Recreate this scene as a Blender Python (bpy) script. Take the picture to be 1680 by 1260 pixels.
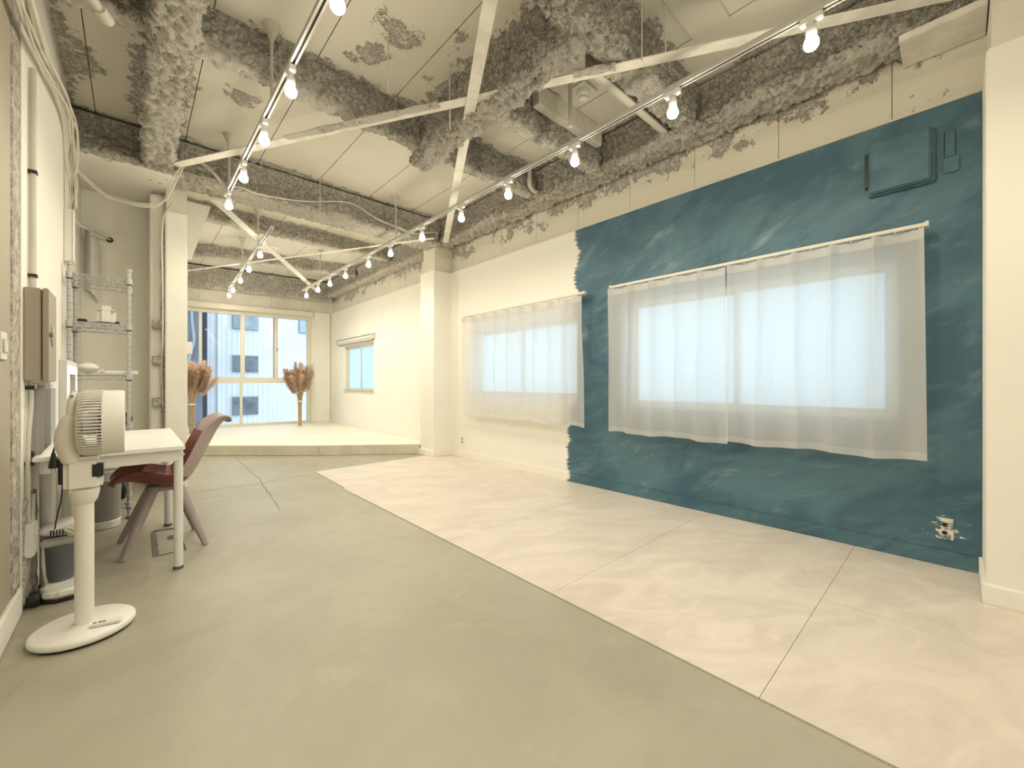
import bpy, bmesh, math, random
from mathutils import Vector, Matrix, noise

random.seed(7)
for o in list(bpy.data.objects):
    bpy.data.objects.remove(o, do_unlink=True)
S = bpy.context.scene
C = S.collection

# ------------------------------------------------------------------ camera
F_PX, CAM_H, CX, CY = 674.0, 1.04, 840.0, 628.0
TH = math.atan(622 / 674.0)
cd = bpy.data.cameras.new('camera')
cd.sensor_width = 36.0
cd.lens = 36.0 * F_PX / 1680.0
cd.shift_y = -2.0 / 1680.0
cd.clip_start = 0.02
cam = bpy.data.objects.new('camera', cd)
C.objects.link(cam)
cam.location = (0, 0, CAM_H)
cam.rotation_euler = (math.pi / 2, 0, -TH)
S.camera = cam

# ------------------------------------------------------------------ sky, exposure, light constants
w = bpy.data.worlds.new('overcast_sky')
S.world = w
w.use_nodes = True
wb = w.node_tree.nodes['Background']
wb.inputs[0].default_value = (0.81, 0.93, 1.0, 1)
wb.inputs[1].default_value = 1.95
S.view_settings.view_transform = 'Standard'
S.view_settings.look = 'None'
S.view_settings.gamma = 1
S.view_settings.use_curve_mapping = False
S.view_settings.exposure = 0.08
LAMP_W = 18.0                      # watts of each LED bulb's downward light
LAMP_COL = (1.0, 0.915, 0.735)
BULB_GLOW = 90.0

# ------------------------------------------------------------------ pixel helpers (photo 1680x1260)
_s, _c = math.sin(TH), math.cos(TH)
def ray(x, y):
    u = (x - CX) / F_PX
    return (_s + u * _c, _c - u * _s, (CY - y) / F_PX)
def on_z(x, y, z=0.0):
    r = ray(x, y); t = (z - CAM_H) / r[2]
    return (t * r[0], t * r[1], z)
def on_x(x, y, X0):
    r = ray(x, y); t = X0 / r[0]
    return (X0, t * r[1], CAM_H + t * r[2])
def on_y(x, y, Y0):
    r = ray(x, y); t = Y0 / r[1]
    return (t * r[0], Y0, CAM_H + t * r[2])

# ------------------------------------------------------------------ materials
def new_mat(name):
    m = bpy.data.materials.new(name)
    m.use_nodes = True
    nt = m.node_tree
    b = nt.nodes['Principled BSDF']
    return m, nt, b
def N(nt, kind, **kw):
    n = nt.nodes.new(kind)
    for k, v in kw.items():
        setattr(n, k, v)
    return n
def L(nt, a, b):
    nt.links.new(a, b)
def mixc(nt, fac, a, b):
    n = N(nt, 'ShaderNodeMix', data_type='RGBA')
    if isinstance(fac, (int, float)): n.inputs[0].default_value = fac
    else: L(nt, fac, n.inputs[0])
    for i, v in ((6, a), (7, b)):
        if isinstance(v, tuple): n.inputs[i].default_value = (*v, 1)
        else: L(nt, v, n.inputs[i])
    return n.outputs[2]
def math_n(nt, op, a, b=None, clamp=False):
    n = N(nt, 'ShaderNodeMath', operation=op, use_clamp=clamp)
    for i, v in ((0, a), (1, b)):
        if v is None: continue
        if isinstance(v, (int, float)): n.inputs[i].default_value = v
        else: L(nt, v, n.inputs[i])
    return n.outputs[0]
def ramp(nt, fac, lo, hi):
    n = N(nt, 'ShaderNodeMapRange', clamp=True)
    n.interpolation_type = 'SMOOTHSTEP'
    L(nt, fac, n.inputs[0])
    n.inputs[1].default_value = lo; n.inputs[2].default_value = hi
    return n.outputs[0]
def pos(nt, scale=(1, 1, 1), rot=(0, 0, 0), world=True):
    if world:
        g = N(nt, 'ShaderNodeNewGeometry').outputs['Position']
    else:
        g = N(nt, 'ShaderNodeTexCoord').outputs['Object']
    if any(rot):
        m0 = N(nt, 'ShaderNodeMapping')
        m0.inputs['Rotation'].default_value = rot
        L(nt, g, m0.inputs[0]); g = m0.outputs[0]
    mp = N(nt, 'ShaderNodeMapping')
    mp.inputs['Scale'].default_value = scale
    L(nt, g, mp.inputs[0])
    return mp.outputs[0]
def nz(nt, vec, scale, detail=4, rough=0.55, dist=0.0):
    n = N(nt, 'ShaderNodeTexNoise')
    L(nt, vec, n.inputs['Vector'])
    n.inputs['Scale'].default_value = scale
    n.inputs['Detail'].default_value = detail
    n.inputs['Roughness'].default_value = rough
    n.inputs['Distortion'].default_value = dist
    return n.outputs[0]
def bump(nt, b, h, strength, dist=0.01):
    n = N(nt, 'ShaderNodeBump')
    n.inputs['Strength'].default_value = strength
    n.inputs['Distance'].default_value = dist
    L(nt, h, n.inputs['Height'])
    L(nt, n.outputs[0], b.inputs['Normal'])
def simple(name, col, rough=0.5, metal=0.0, var=0.06, vs=6.0, bmp=0.0, bs=60.0, spec=None):
    m, nt, b = new_mat(name)
    n = nz(nt, pos(nt), vs)
    lo = tuple(max(0, c * (1 - var)) for c in col)
    hi = tuple(min(1, c * (1 + var)) for c in col)
    L(nt, mixc(nt, ramp(nt, n, .3, .7), lo, hi), b.inputs['Base Color'])
    b.inputs['Roughness'].default_value = rough
    b.inputs['Metallic'].default_value = metal
    if spec is not None: b.inputs['Specular IOR Level'].default_value = spec
    if bmp: bump(nt, b, nz(nt, pos(nt), bs), bmp, .004)
    return m

M = {}
M['wall'] = simple('cream_wall_paint', (.85, .83, .76), .65, var=.02, vs=2, bmp=.06, bs=120)
M['alc'] = simple('painted_concrete_panel', (.70, .665, .58), .8, var=.06, vs=3, bmp=.12, bs=70)
M['white'] = simple('white_plastic', (.80, .79, .74), .38, var=.01)
M['table'] = simple('white_laminate', (.84, .83, .79), .35, var=.01)
M['white_metal'] = simple('white_powder_coat', (.76, .76, .75), .4, var=.02)
M['bar'] = simple('white_painted_steel', (.74, .71, .63), .6, var=.10, vs=9, bmp=.1, bs=80)
M['rail'] = simple('silver_rail', (.58, .57, .54), .45, metal=.2, var=.03)
M['dark'] = simple('black_plastic', (.012, .011, .011), .45, var=.1)
M['slot'] = simple('dark_slot', (.05, .035, .03), .6)
M['chrome'] = simple('chrome_wire', (.46, .46, .46), .42, metal=.45, var=.02)
M['tan'] = simple('tan_metal_box', (.36, .31, .25), .5, var=.02)
M['door'] = simple('tan_door', (.42, .365, .28), .5, var=.04, vs=3)
M['cable'] = simple('pale_cable', (.66, .63, .55), .55)
M['conduit'] = simple('pale_conduit', (.62, .60, .53), .55, var=.05)
M['greybin'] = simple('grey_bin', (.30, .29, .27), .5, var=.03)
M['bin_glass'] = simple('smoky_bin', (.12, .13, .14), .2, var=.1)
M['silver'] = simple('brushed_silver', (.45, .45, .46), .32, metal=.75, var=.03)
M['mauve'] = simple('mauve_plastic', (.40, .315, .30), .42, var=.02)
M['maroon'] = simple('maroon_cushion', (.20, .058, .045), .5, var=.06, vs=20)
M['mauve_leg'] = simple('mauve_painted_wood', (.34, .285, .275), .5, var=.04, vs=12)
M['alu'] = simple('cream_aluminium_frame', (.72, .68, .58), .45, var=.02)
M['greygasket'] = simple('grey_gasket', (.22, .22, .22), .6)
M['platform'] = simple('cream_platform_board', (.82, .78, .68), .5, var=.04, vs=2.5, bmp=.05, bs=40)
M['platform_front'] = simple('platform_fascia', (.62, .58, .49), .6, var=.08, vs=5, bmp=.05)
M['stalk'] = simple('dry_stalk', (.55, .40, .24), .7, var=.15, vs=25)
M['foot'] = simple('grey_rubber', (.10, .11, .12), .6)
M['crack'] = simple('dark_crack', (.11, .10, .08), .9)
M['hatch'] = simple('worn_floor_steel', (.14, .13, .12), .6, var=.4, vs=30)
M['paper'] = simple('white_sheet', (.80, .78, .72), .6, var=.01)
M['road'] = simple('grey_street', (.35, .37, .40), .9, var=.1)
M['siding'] = simple('white_ribbed_siding', (.80, .82, .84), .6, var=.05, vs=.6)
M['darkwall'] = simple('dark_grey_facade', (.17, .18, .21), .7, var=.15, vs=.8)
M['farglass'] = simple('grey_far_glass', (.16, .19, .22), .25, var=.35, vs=.9)
M['farblind'] = simple('pale_far_glass', (.36, .44, .47), .35, var=.2, vs=1.2)
M['farframe'] = simple('grey_far_frame', (.33, .36, .39), .5)

m, nt, b = new_mat('pampas_plume_fluff')
nt.nodes.remove(b); out = nt.nodes['Material Output']
df = N(nt, 'ShaderNodeBsdfDiffuse'); tl = N(nt, 'ShaderNodeBsdfTranslucent'); mx = N(nt, 'ShaderNodeMixShader'); mx.inputs[0].default_value = .45
oi = N(nt, 'ShaderNodeObjectInfo')
cc = mixc(nt, oi.outputs['Random'], (.74, .58, .45), (.92, .80, .68))
L(nt, cc, df.inputs[0]); L(nt, cc, tl.inputs[0]); L(nt, df.outputs[0], mx.inputs[1]); L(nt, tl.outputs[0], mx.inputs[2]); L(nt, mx.outputs[0], out.inputs[0])
M['plume'] = m

# concrete floor
m, nt, b = new_mat('painted_concrete_floor')
p = pos(nt)
n1 = nz(nt, p, 1.1, 5, .6, .4); n2 = nz(nt, p, 9, 6, .6)
col = mixc(nt, ramp(nt, n1, .3, .7), (.33, .305, .235), (.40, .375, .295))
col = mixc(nt, math_n(nt, 'MULTIPLY', ramp(nt, nz(nt, p, 3.2, 5, .6, 1.2), .58, .74), .45), col, (.47, .445, .355))
col = mixc(nt, math_n(nt, 'MULTIPLY', ramp(nt, n2, .45, .75), .18), col, (.28, .26, .21))
L(nt, col, b.inputs['Base Color'])
L(nt, math_n(nt, 'ADD', math_n(nt, 'MULTIPLY', n2, .25), .30), b.inputs['Roughness'])
bump(nt, b, n2, .08, .01)
M['floor'] = m

# beige vinyl tile, tone differs by object
m, nt, b = new_mat('beige_stone_vinyl')
oi = N(nt, 'ShaderNodeObjectInfo')
p = pos(nt, (.8, 1.6, 1), (0, 0, .5))
n1 = nz(nt, p, 2.6, 7, .65, 1.3); n2 = nz(nt, p, 14, 6, .7, .6)
col = mixc(nt, ramp(nt, n1, .3, .72), (.59, .52, .455), (.75, .67, .575))
col = mixc(nt, math_n(nt, 'MULTIPLY', ramp(nt, n2, .4, .75), .35), col, (.68, .62, .56))
col = mixc(nt, math_n(nt, 'MULTIPLY', oi.outputs['Random'], .35), col, (.60, .54, .49))
L(nt, col, b.inputs['Base Color'])
b.inputs['Roughness'].default_value = .42
bump(nt, b, n2, .05, .004)
M['vinyl'] = m

# right wall: cream board with teal brushed paint
def teal_nodes(nt):
    g = N(nt, 'ShaderNodeNewGeometry').outputs['Position']
    sx = N(nt, 'ShaderNodeSeparateXYZ'); L(nt, g, sx.inputs[0])
    br = nz(nt, pos(nt, (1, 5.0, 95)), 1.0, 5, .75)
    wob = nz(nt, pos(nt, (1, 1.0, 5.5)), 1.0, 2, .5)
    e = math_n(nt, 'ADD', math_n(nt, 'MULTIPLY', br, .22), math_n(nt, 'MULTIPLY', wob, .30))
    e = math_n(nt, 'ADD', e, math_n(nt, 'MULTIPLY', sx.outputs[2], -.045))
    e = math_n(nt, 'SUBTRACT', math_n(nt, 'ADD', e, 2.53), sx.outputs[1])
    mask = ramp(nt, e, -.006, .014)
    # strokes
    p1 = pos(nt, (1, 1.0, 1.7), (.55, 0, 0)); p2 = pos(nt, (1, 2.4, 11), (.35, 0, 0))
    s1 = nz(nt, p1, 1.5, 6, .6, 1.0); s2 = nz(nt, p2, 1.4, 6, .65, .4)
    s3 = nz(nt, pos(nt, (1, 1.6, 5.5), (.5, 0, 0)), 1.5, 5, .6, .5)
    col = mixc(nt, ramp(nt, s1, .34, .66), (.044, .112, .165), (.084, .178, .232))
    col = mixc(nt, math_n(nt, 'MULTIPLY', ramp(nt, s2, .50, .76), .55), col, (.135, .24, .285))
    hi = math_n(nt, 'MULTIPLY', ramp(nt, s3, .54, .74), ramp(nt, s1, .42, .66))
    col = mixc(nt, math_n(nt, 'MULTIPLY', hi, .80), col, (.29, .39, .40))
    dk = math_n(nt, 'MULTIPLY', ramp(nt, nz(nt, p2, 2.3, 4, .6, .6), .55, .78), .45)
    col = mixc(nt, dk, col, (.038, .090, .135))
    return mask, col, s2, sx
m, nt, b = new_mat('cream_and_teal_wall')
mask, tcol, s2, sx = teal_nodes(nt)
# unpainted streaks around the socket near (y=.04, z=.215)
dy = math_n(nt, 'DIVIDE', math_n(nt, 'SUBTRACT', sx.outputs[1], .045), .085)
dz = math_n(nt, 'DIVIDE', math_n(nt, 'SUBTRACT', sx.outputs[2], .21), .075)
rr = math_n(nt, 'ADD', math_n(nt, 'MULTIPLY', dy, dy), math_n(nt, 'MULTIPLY', dz, dz))
fl = nz(nt, pos(nt, (1, 14, 40)), 1.0, 4, .7)
bare = math_n(nt, 'MULTIPLY', ramp(nt, math_n(nt, 'SUBTRACT', fl, math_n(nt, 'MULTIPLY', rr, .10)), .50, .56), 1.0)
mask = math_n(nt, 'MULTIPLY', mask, math_n(nt, 'SUBTRACT', 1.0, bare))
L(nt, mixc(nt, mask, (.85, .83, .76), tcol), b.inputs['Base Color'])
L(nt, math_n(nt, 'SUBTRACT', .68, math_n(nt, 'MULTIPLY', mask, .14)), b.inputs['Roughness'])
bump(nt, b, s2, .12, .006)
M['tealwall'] = m
m, nt, b = new_mat('teal_brushed_paint')
mask, tcol, s2, sx = teal_nodes(nt)
L(nt, tcol, b.inputs['Base Color']); b.inputs['Roughness'].default_value = .55
bump(nt, b, s2, .15, .006)
M['teal'] = m
m, nt, b = new_mat('socket_half_painted')
p = pos(nt, (1, 18, 45)); n = nz(nt, p, 1.1, 4, .7, .5)
mask, tcol, s2, sx = teal_nodes(nt)
L(nt, mixc(nt, ramp(nt, n, .44, .52), tcol, (.74, .71, .62)), b.inputs['Base Color'])
M['plate_painted'] = m

# sprayed rock wool: attribute "paint" says how much white overspray the face took
def wool_nodes(nt, b, cream, attr):
    a = N(nt, 'ShaderNodeAttribute', attribute_name=attr).outputs['Fac']
    p = pos(nt)
    f1 = nz(nt, p, 38, 5, .78, .8); f2 = nz(nt, p, 85, 4, .7); f3 = nz(nt, p, 9, 3, .6)
    grey = mixc(nt, ramp(nt, f1, .41, .60), (.42, .39, .345), (.82, .78, .69))
    grey = mixc(nt, math_n(nt, 'MULTIPLY', ramp(nt, f2, .55, .63), .7), grey, (.17, .165, .17))
    t = math_n(nt, 'ADD', a, math_n(nt, 'MULTIPLY', math_n(nt, 'SUBTRACT', f1, .5), 1.3))
    t = math_n(nt, 'ADD', t, math_n(nt, 'MULTIPLY', math_n(nt, 'SUBTRACT', f2, .5), .9))
    t = math_n(nt, 'ADD', t, math_n(nt, 'MULTIPLY', math_n(nt, 'SUBTRACT', f3, .5), .9))
    mk = ramp(nt, t, .36, .60)
    return grey, mk, f1, f2
m, nt, b = new_mat('sprayed_rock_wool')
grey, mk, f1, f2 = wool_nodes(nt, b, None, 'paint')
L(nt, mixc(nt, mk, grey, (.84, .80, .71)), b.inputs['Base Color'])
b.inputs['Roughness'].default_value = .95
b.inputs['Specular IOR Level'].default_value = .1
bump(nt, b, math_n(nt, 'ADD', f1, math_n(nt, 'MULTIPLY', f2, .6)), 1.0, .03)
M['wool'] = m
m, nt, b = new_mat('slab_with_wool_overspray')
grey, mk, f1, f2 = wool_nodes(nt, b, None, 'paint')
n = nz(nt, pos(nt), 1.3, 3)
cream = mixc(nt, ramp(nt, n, .3, .7), (.68, .645, .555), (.74, .705, .615))
L(nt, mixc(nt, mk, grey, cream), b.inputs['Base Color'])
b.inputs['Roughness'].default_value = .85
inv = math_n(nt, 'SUBTRACT', 1.0, mk)
bump(nt, b, math_n(nt, 'MULTIPLY', inv, f1), .9, .02)
M['slab'] = m

# rough broken plaster
m, nt, b = new_mat('broken_plaster')
p = pos(nt); f = nz(nt, p, 22, 6, .75, 1.0)
L(nt, mixc(nt, ramp(nt, f, .36, .62), (.34, .29, .25), (.72, .68, .60)), b.inputs['Base Color'])
b.inputs['Roughness'].default_value = .9
bump(nt, b, f, .8, .02)
M['plaster'] = m

# sheer curtain
m, nt, b = new_mat('sheer_voile')
nt.nodes.remove(b)
out = nt.nodes['Material Output']
df = N(nt, 'ShaderNodeBsdfDiffuse'); tl = N(nt, 'ShaderNodeBsdfTranslucent'); tr = N(nt, 'ShaderNodeBsdfTransparent')
df.inputs[0].default_value = (.82, .80, .77, 1); tl.inputs[0].default_value = (.88, .88, .88, 1); tr.inputs[0].default_value = (1, 1, 1, 1)
m1 = N(nt, 'ShaderNodeMixShader'); m2 = N(nt, 'ShaderNodeMixShader')
m1.inputs[0].default_value = .48
L(nt, df.outputs[0], m1.inputs[1]); L(nt, tl.outputs[0], m1.inputs[2])
wv = nz(nt, pos(nt, (1, 300, 60)), 1, 2)
L(nt, math_n(nt, 'ADD', math_n(nt, 'MULTIPLY', wv, .10), .16), m2.inputs[0])
L(nt, m1.outputs[0], m2.inputs[1]); L(nt, tr.outputs[0], m2.inputs[2])
L(nt, m2.outputs[0], out.inputs[0])
M['sheer'] = m
m = m.copy(); m.name = 'sheer_voile_doubled'
for n in m.node_tree.nodes:
    if n.type == 'MATH' and n.operation == 'ADD': n.inputs[1].default_value = .02
M['hem'] = m

# frosted pane / clear pane
m, nt, b = new_mat('frosted_glass')
nt.nodes.remove(b)
out = nt.nodes['Material Output']
tl = N(nt, 'ShaderNodeBsdfTranslucent'); tl.inputs[0].default_value = (.93, .96, .97, 1)
tr = N(nt, 'ShaderNodeBsdfTransparent'); tr.inputs[0].default_value = (.75, .86, .92, 1); gl = N(nt, 'ShaderNodeBsdfGlossy'); gl.inputs['Roughness'].default_value = .25
m1 = N(nt, 'ShaderNodeMixShader'); m1.inputs[0].default_value = .30
L(nt, tl.outputs[0], m1.inputs[1]); L(nt, tr.outputs[0], m1.inputs[2])
m2 = N(nt, 'ShaderNodeMixShader'); m2.inputs[0].default_value = .04
L(nt, m1.outputs[0], m2.inputs[1]); L(nt, gl.outputs[0], m2.inputs[2]); L(nt, m2.outputs[0], out.inputs[0])
nn = nz(nt, pos(nt), 2.0)
L(nt, mixc(nt, nn, (.73, .85, .91), (.83, .91, .95)), tl.inputs[0])
M['frosted'] = m
m = m.copy(); m.name = 'pale_blue_frosted_glass'
for n in m.node_tree.nodes:
    if n.type == 'MIX': n.inputs[6].default_value = (.66, .76, .80, 1); n.inputs[7].default_value = (.78, .86, .89, 1)
    if n.type == 'BSDF_TRANSPARENT': n.inputs[0].default_value = (.76, .84, .87, 1)
M['bluefrost'] = m
m, nt, b = new_mat('clear_glass')
nt.nodes.remove(b)
out = nt.nodes['Material Output']
tr = N(nt, 'ShaderNodeBsdfTransparent'); gl = N(nt, 'ShaderNodeBsdfGlossy'); gl.inputs['Roughness'].default_value = .02
tr.inputs[0].default_value = (.95, .98, 1, 1)
m2 = N(nt, 'ShaderNodeMixShader')
lw = N(nt, 'ShaderNodeFresnel'); lw.inputs[0].default_value = 1.14
L(nt, lw.outputs[0], m2.inputs[0])
L(nt, tr.outputs[0], m2.inputs[1]); L(nt, gl.outputs[0], m2.inputs[2]); L(nt, m2.outputs[0], out.inputs[0])
M['clear'] = m

def emit(name, col, st):
    m, nt, b = new_mat(name)
    b.inputs['Base Color'].default_value = (.9, .9, .9, 1)
    b.inputs['Emission Color'].default_value = (*col, 1)
    b.inputs['Emission Strength'].default_value = st
    return m
M['bulb'] = emit('lit_bulb', (1.0, .90, .70), BULB_GLOW)
M['ledstrip'] = emit('lit_mirror_strip', (.97, 1, .98), 2.2)
m, nt, b = new_mat('mirror_glass'); b.inputs['Metallic'].default_value = 1; b.inputs['Roughness'].default_value = .03
b.inputs['Base Color'].default_value = (.8, .82, .8, 1); M['mirror'] = m

# ------------------------------------------------------------------ mesh builder
class MB:
    def __init__(self):
        self.v = []; self.f = []; self.m = []
    def quad_box(self, P, m=0):
        k = len(self.v); self.v += [tuple(p) for p in P]
        for q in ((0, 3, 2, 1), (4, 5, 6, 7), (0, 1, 5, 4), (1, 2, 6, 5), (2, 3, 7, 6), (3, 0, 4, 7)):
            self.f.append(tuple(k + i for i in q)); self.m.append(m)
        return self
    def box(self, x0, x1, y0, y1, z0, z1, m=0):
        if x0 > x1: x0, x1 = x1, x0
        if y0 > y1: y0, y1 = y1, y0
        if z0 > z1: z0, z1 = z1, z0
        return self.quad_box([(x0, y0, z0), (x1, y0, z0), (x1, y1, z0), (x0, y1, z0),
                              (x0, y0, z1), (x1, y0, z1), (x1, y1, z1), (x0, y1, z1)], m)
    def bar(self, a, b, wd, ht, up=(0, 0, 1), m=0):
        a = Vector(a); b = Vector(b); d = (b - a).normalized()
        u = Vector(up); s = d.cross(u).normalized(); u = s.cross(d).normalized()
        P = []
        for e in (a, b):
            for i, j in ((-1, -1), (1, -1), (1, 1), (-1, 1)):
                P.append(e + s * (wd / 2 * i) + u * (ht / 2 * j))
        k = len(self.v); self.v += [tuple(q) for q in P]
        for q in ((0, 1, 2, 3), (7, 6, 5, 4), (0, 4, 5, 1), (1, 5, 6, 2), (2, 6, 7, 3), (3, 7, 4, 0)):
            self.f.append(tuple(k + i for i in q)); self.m.append(m)
        return self
    def cyl(self, a, b, r0, r1=None, n=16, m=0, caps=True):
        r1 = r0 if r1 is None else r1
        return self.tube([a, b], [r0, r1], n, m, caps)
    def tube(self, pts, r, n=8, m=0, caps=True):
        pts = [Vector(p) for p in pts]
        if not isinstance(r, (list, tuple)): r = [r] * len(pts)
        k = len(self.v); prev = None
        for i, p in enumerate(pts):
            d = (pts[min(i + 1, len(pts) - 1)] - pts[max(i - 1, 0)])
            if d.length < 1e-9: d = Vector((0, 0, 1))
            d.normalize()
            if prev is None:
                ref = Vector((0, 0, 1)) if abs(d.z) < .9 else Vector((1, 0, 0))
                s = d.cross(ref).normalized()
            else:
                s = (prev - d * prev.dot(d)).normalized()
            prev = s; u = d.cross(s)
            for j in range(n):
                a = 2 * math.pi * j / n
                self.v.append(tuple(p + (s * math.cos(a) + u * math.sin(a)) * r[i]))
        for i in range(len(pts) - 1):
            for j in range(n):
                a0 = k + i * n + j; a1 = k + i * n + (j + 1) % n
                self.f.append((a0, a1, a1 + n, a0 + n)); self.m.append(m)
        if caps:
            self.f.append(tuple(k + j for j in reversed(range(n)))); self.m.append(m)
            e = k + (len(pts) - 1) * n
            self.f.append(tuple(e + j for j in range(n))); self.m.append(m)
        return self
    def lathe(self, prof, o=(0, 0, 0), axis='z', n=28, m=0):
        k = len(self.v); o = Vector(o)
        for (r, h) in prof:
            r = max(r, 1e-4)
            for j in range(n):
                a = 2 * math.pi * j / n
                x, y = r * math.cos(a), r * math.sin(a)
                q = {'z': (x, y, h), 'x': (h, x, y), 'y': (y, h, x)}[axis]
                self.v.append(tuple(o + Vector(q)))
        for i in range(len(prof) - 1):
            for j in range(n):
                a0 = k + i * n + j; a1 = k + i * n + (j + 1) % n
                self.f.append((a0, a1, a1 + n, a0 + n)); self.m.append(m)
        self.f.append(tuple(k + j for j in reversed(range(n)))); self.m.append(m)
        e = k + (len(prof) - 1) * n
        self.f.append(tuple(e + j for j in range(n))); self.m.append(m)
        return self
    def grid(self, fn, nu, nv, m=0, closed_u=False):
        k = len(self.v)
        for i in range(nu + 1):
            for j in range(nv + 1):
                self.v.append(tuple(fn(i / nu, j / nv)))
        for i in range(nu):
            for j in range(nv):
                a = k + i * (nv + 1) + j
                self.f.append((a, a + nv + 1, a + nv + 2, a + 1)); self.m.append(m)
        return self
    def prism(self, poly, z0, z1, m=0):
        k = len(self.v); n = len(poly)
        for z in (z0, z1):
            for (x, y) in poly: self.v.append((x, y, z))
        self.f.append(tuple(k + i for i in reversed(range(n)))); self.m.append(m)
        self.f.append(tuple(k + n + i for i in range(n))); self.m.append(m)
        for i in range(n):
            j = (i + 1) % n
            self.f.append((k + i, k + j, k + n + j, k + n + i)); self.m.append(m)
        return self
    def build(self, name, mats, parent=None, smooth=True, bevel=0.0, angle=35, seg=2, label=None, cat=None, group=None, kind=None):
        if not isinstance(mats, (list, tuple)): mats = [mats]
        me = bpy.data.meshes.new(name)
        me.from_pydata(self.v, [], self.f)
        for x in mats: me.materials.append(x)
        me.polygons.foreach_set('material_index', self.m)
        if bevel:
            bm = bmesh.new(); bm.from_mesh(me)
            es = [e for e in bm.edges if len(e.link_faces) == 2 and e.calc_face_angle(0) > .6]
            bmesh.ops.bevel(bm, geom=es, offset=bevel, segments=seg, affect='EDGES', clamp_overlap=True)
            bm.to_mesh(me); bm.free()
        me.polygons.foreach_set('use_smooth', [smooth] * len(me.polygons))
        if smooth: me.set_sharp_from_angle(angle=math.radians(angle))
        me.update()
        o = bpy.data.objects.new(name, me)
        C.objects.link(o)
        if parent is not None:
            o.parent = parent
            off = parent.location.copy()
            if parent.parent is not None:
                off = Vector((0, 0, 0))
            o.matrix_parent_inverse = Matrix.Translation(-off) if parent.parent is None else Matrix.Identity(4)
        return tag(o, label, cat, group, kind)

def tag(o, label=None, cat=None, group=None, kind=None):
    if label: o['label'] = label
    if cat: o['category'] = cat
    if group: o['group'] = group
    if kind: o['kind'] = kind
    return o
def thing(name, label, cat, loc=(0, 0, 0), group=None, kind=None):
    o = bpy.data.objects.new(name, None)
    o.empty_display_size = .05
    C.objects.link(o); o.location = loc
    return tag(o, label, cat, group, kind)
def dup(root, loc, label=None, rotz=None):
    r = root.copy(); C.objects.link(r); r.location = loc
    if rotz is not None: r.rotation_euler.z = rotz
    if label: r['label'] = label
    for ch in root.children:
        c = ch.copy(); C.objects.link(c); c.parent = r; c.matrix_parent_inverse = ch.matrix_parent_inverse.copy()
        for g in ch.children:
            d = g.copy(); C.objects.link(d); d.parent = c; d.matrix_parent_inverse = g.matrix_parent_inverse.copy()
    return r
def smooth_path(pts, n=6):
    P = [Vector(p) for p in pts]; out = []
    for i in range(len(P) - 1):
        p0, p1, p2, p3 = P[max(i - 1, 0)], P[i], P[i + 1], P[min(i + 2, len(P) - 1)]
        for k in range(n):
            t = k / n
            out.append(.5 * ((2 * p1) + (p2 - p0) * t + (2 * p0 - 5 * p1 + 4 * p2 - p3) * t * t + (3 * p1 - p0 - 3 * p2 + p3) * t ** 3))
    out.append(P[-1]); return out

XL, XR, XF = -.37, 3.38, 3.33          # left wall, right wall, right wall past the pillar
ZS, ZT = 3.30, 2.62                    # slab underside, top of the plasterboard
YB = -2.6                              # wall behind the camera
ZP = .145                              # platform height
def far_y(x): return 9.98 + (x - .8) * (9.75 - 9.98) / (3.33 - .8)
def st(o): o['kind'] = 'structure'; return o

# ================================================================== STRUCTURE
st(MB().box(-.55, 3.6, YB - .1, 10.2, -.12, 0).build('floor', M['floor'], smooth=False))
FLOOR = bpy.data.objects['floor']

# cracks in the concrete
def crack(pts, wd):
    P = smooth_path([on_z(*p) for p in pts], 5)
    mb = MB(); vs = []
    for i, q in enumerate(P):
        d = (P[min(i + 1, len(P) - 1)] - P[max(i - 1, 0)]).normalized()
        s = Vector((d.y, -d.x, 0)) * wd * (.4 + random.random())
        j = Vector((random.uniform(-1, 1), random.uniform(-1, 1), 0)) * .006
        vs.append((q + j - s, q + j + s))
    for i in range(len(vs) - 1):
        a, b2 = vs[i]; c2, d2 = vs[i + 1]
        k = len(mb.v)
        for z in (-.004, .0008):
            mb.v += [(a.x, a.y, z), (b2.x, b2.y, z), (d2.x, d2.y, z), (c2.x, c2.y, z)]
        for q in ((3, 2, 1, 0), (4, 5, 6, 7), (0, 1, 5, 4), (1, 2, 6, 5), (2, 3, 7, 6), (3, 0, 4, 7)):
            mb.f.append(tuple(k + t for t in q)); mb.m.append(0)
    mb.build('crack', M['crack'], FLOOR, smooth=False)
crack([(386, 751), (405, 768), (414, 776), (427, 787), (431, 796), (445, 815), (453, 826), (460, 838)], .0028)
crack([(318, 808), (360, 802), (400, 797), (431, 793), (470, 784), (512, 779)], .0022)

# vinyl tiles
ys = [-2.29, -1.38, -.47, .441, 1.352, 2.262, 3.172, 4.082]
for i in range(7):
    for (x0, x1) in ((1.512, 2.424), (2.4255, 3.364)):
        y0, y1 = ys[i] + .001, ys[i + 1] - .001
        if x1 > 3 and i == 2:
            MB().prism([(x0, y0), (2.93, y0), (2.93, -.078), (x1, -.078), (x1, y1), (x0, y1)], .0003, .006).build('floor_tile', M['vinyl'], FLOOR, smooth=False)
            continue
        if x1 > 3 and i < 2: x1 = 2.93
        MB().prism([(x0, y0), (x1, y0), (x1, y1), (x0, y1)], .0003, .006).build('floor_tile', M['vinyl'], FLOOR, smooth=False)
MB().prism([(1.535, 4.083), (2.424, 4.083), (2.424, 5.10), (1.56, 5.06)], .0003, .006).build('floor_tile', M['vinyl'], FLOOR, smooth=False)
MB().prism([(2.4255, 4.083), (3.364, 4.083), (3.364, 4.935), (3.07, 4.935), (3.07, 5.14), (2.4255, 5.10)], .0003, .006).build('floor_tile', M['vinyl'], FLOOR, smooth=False)

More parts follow.
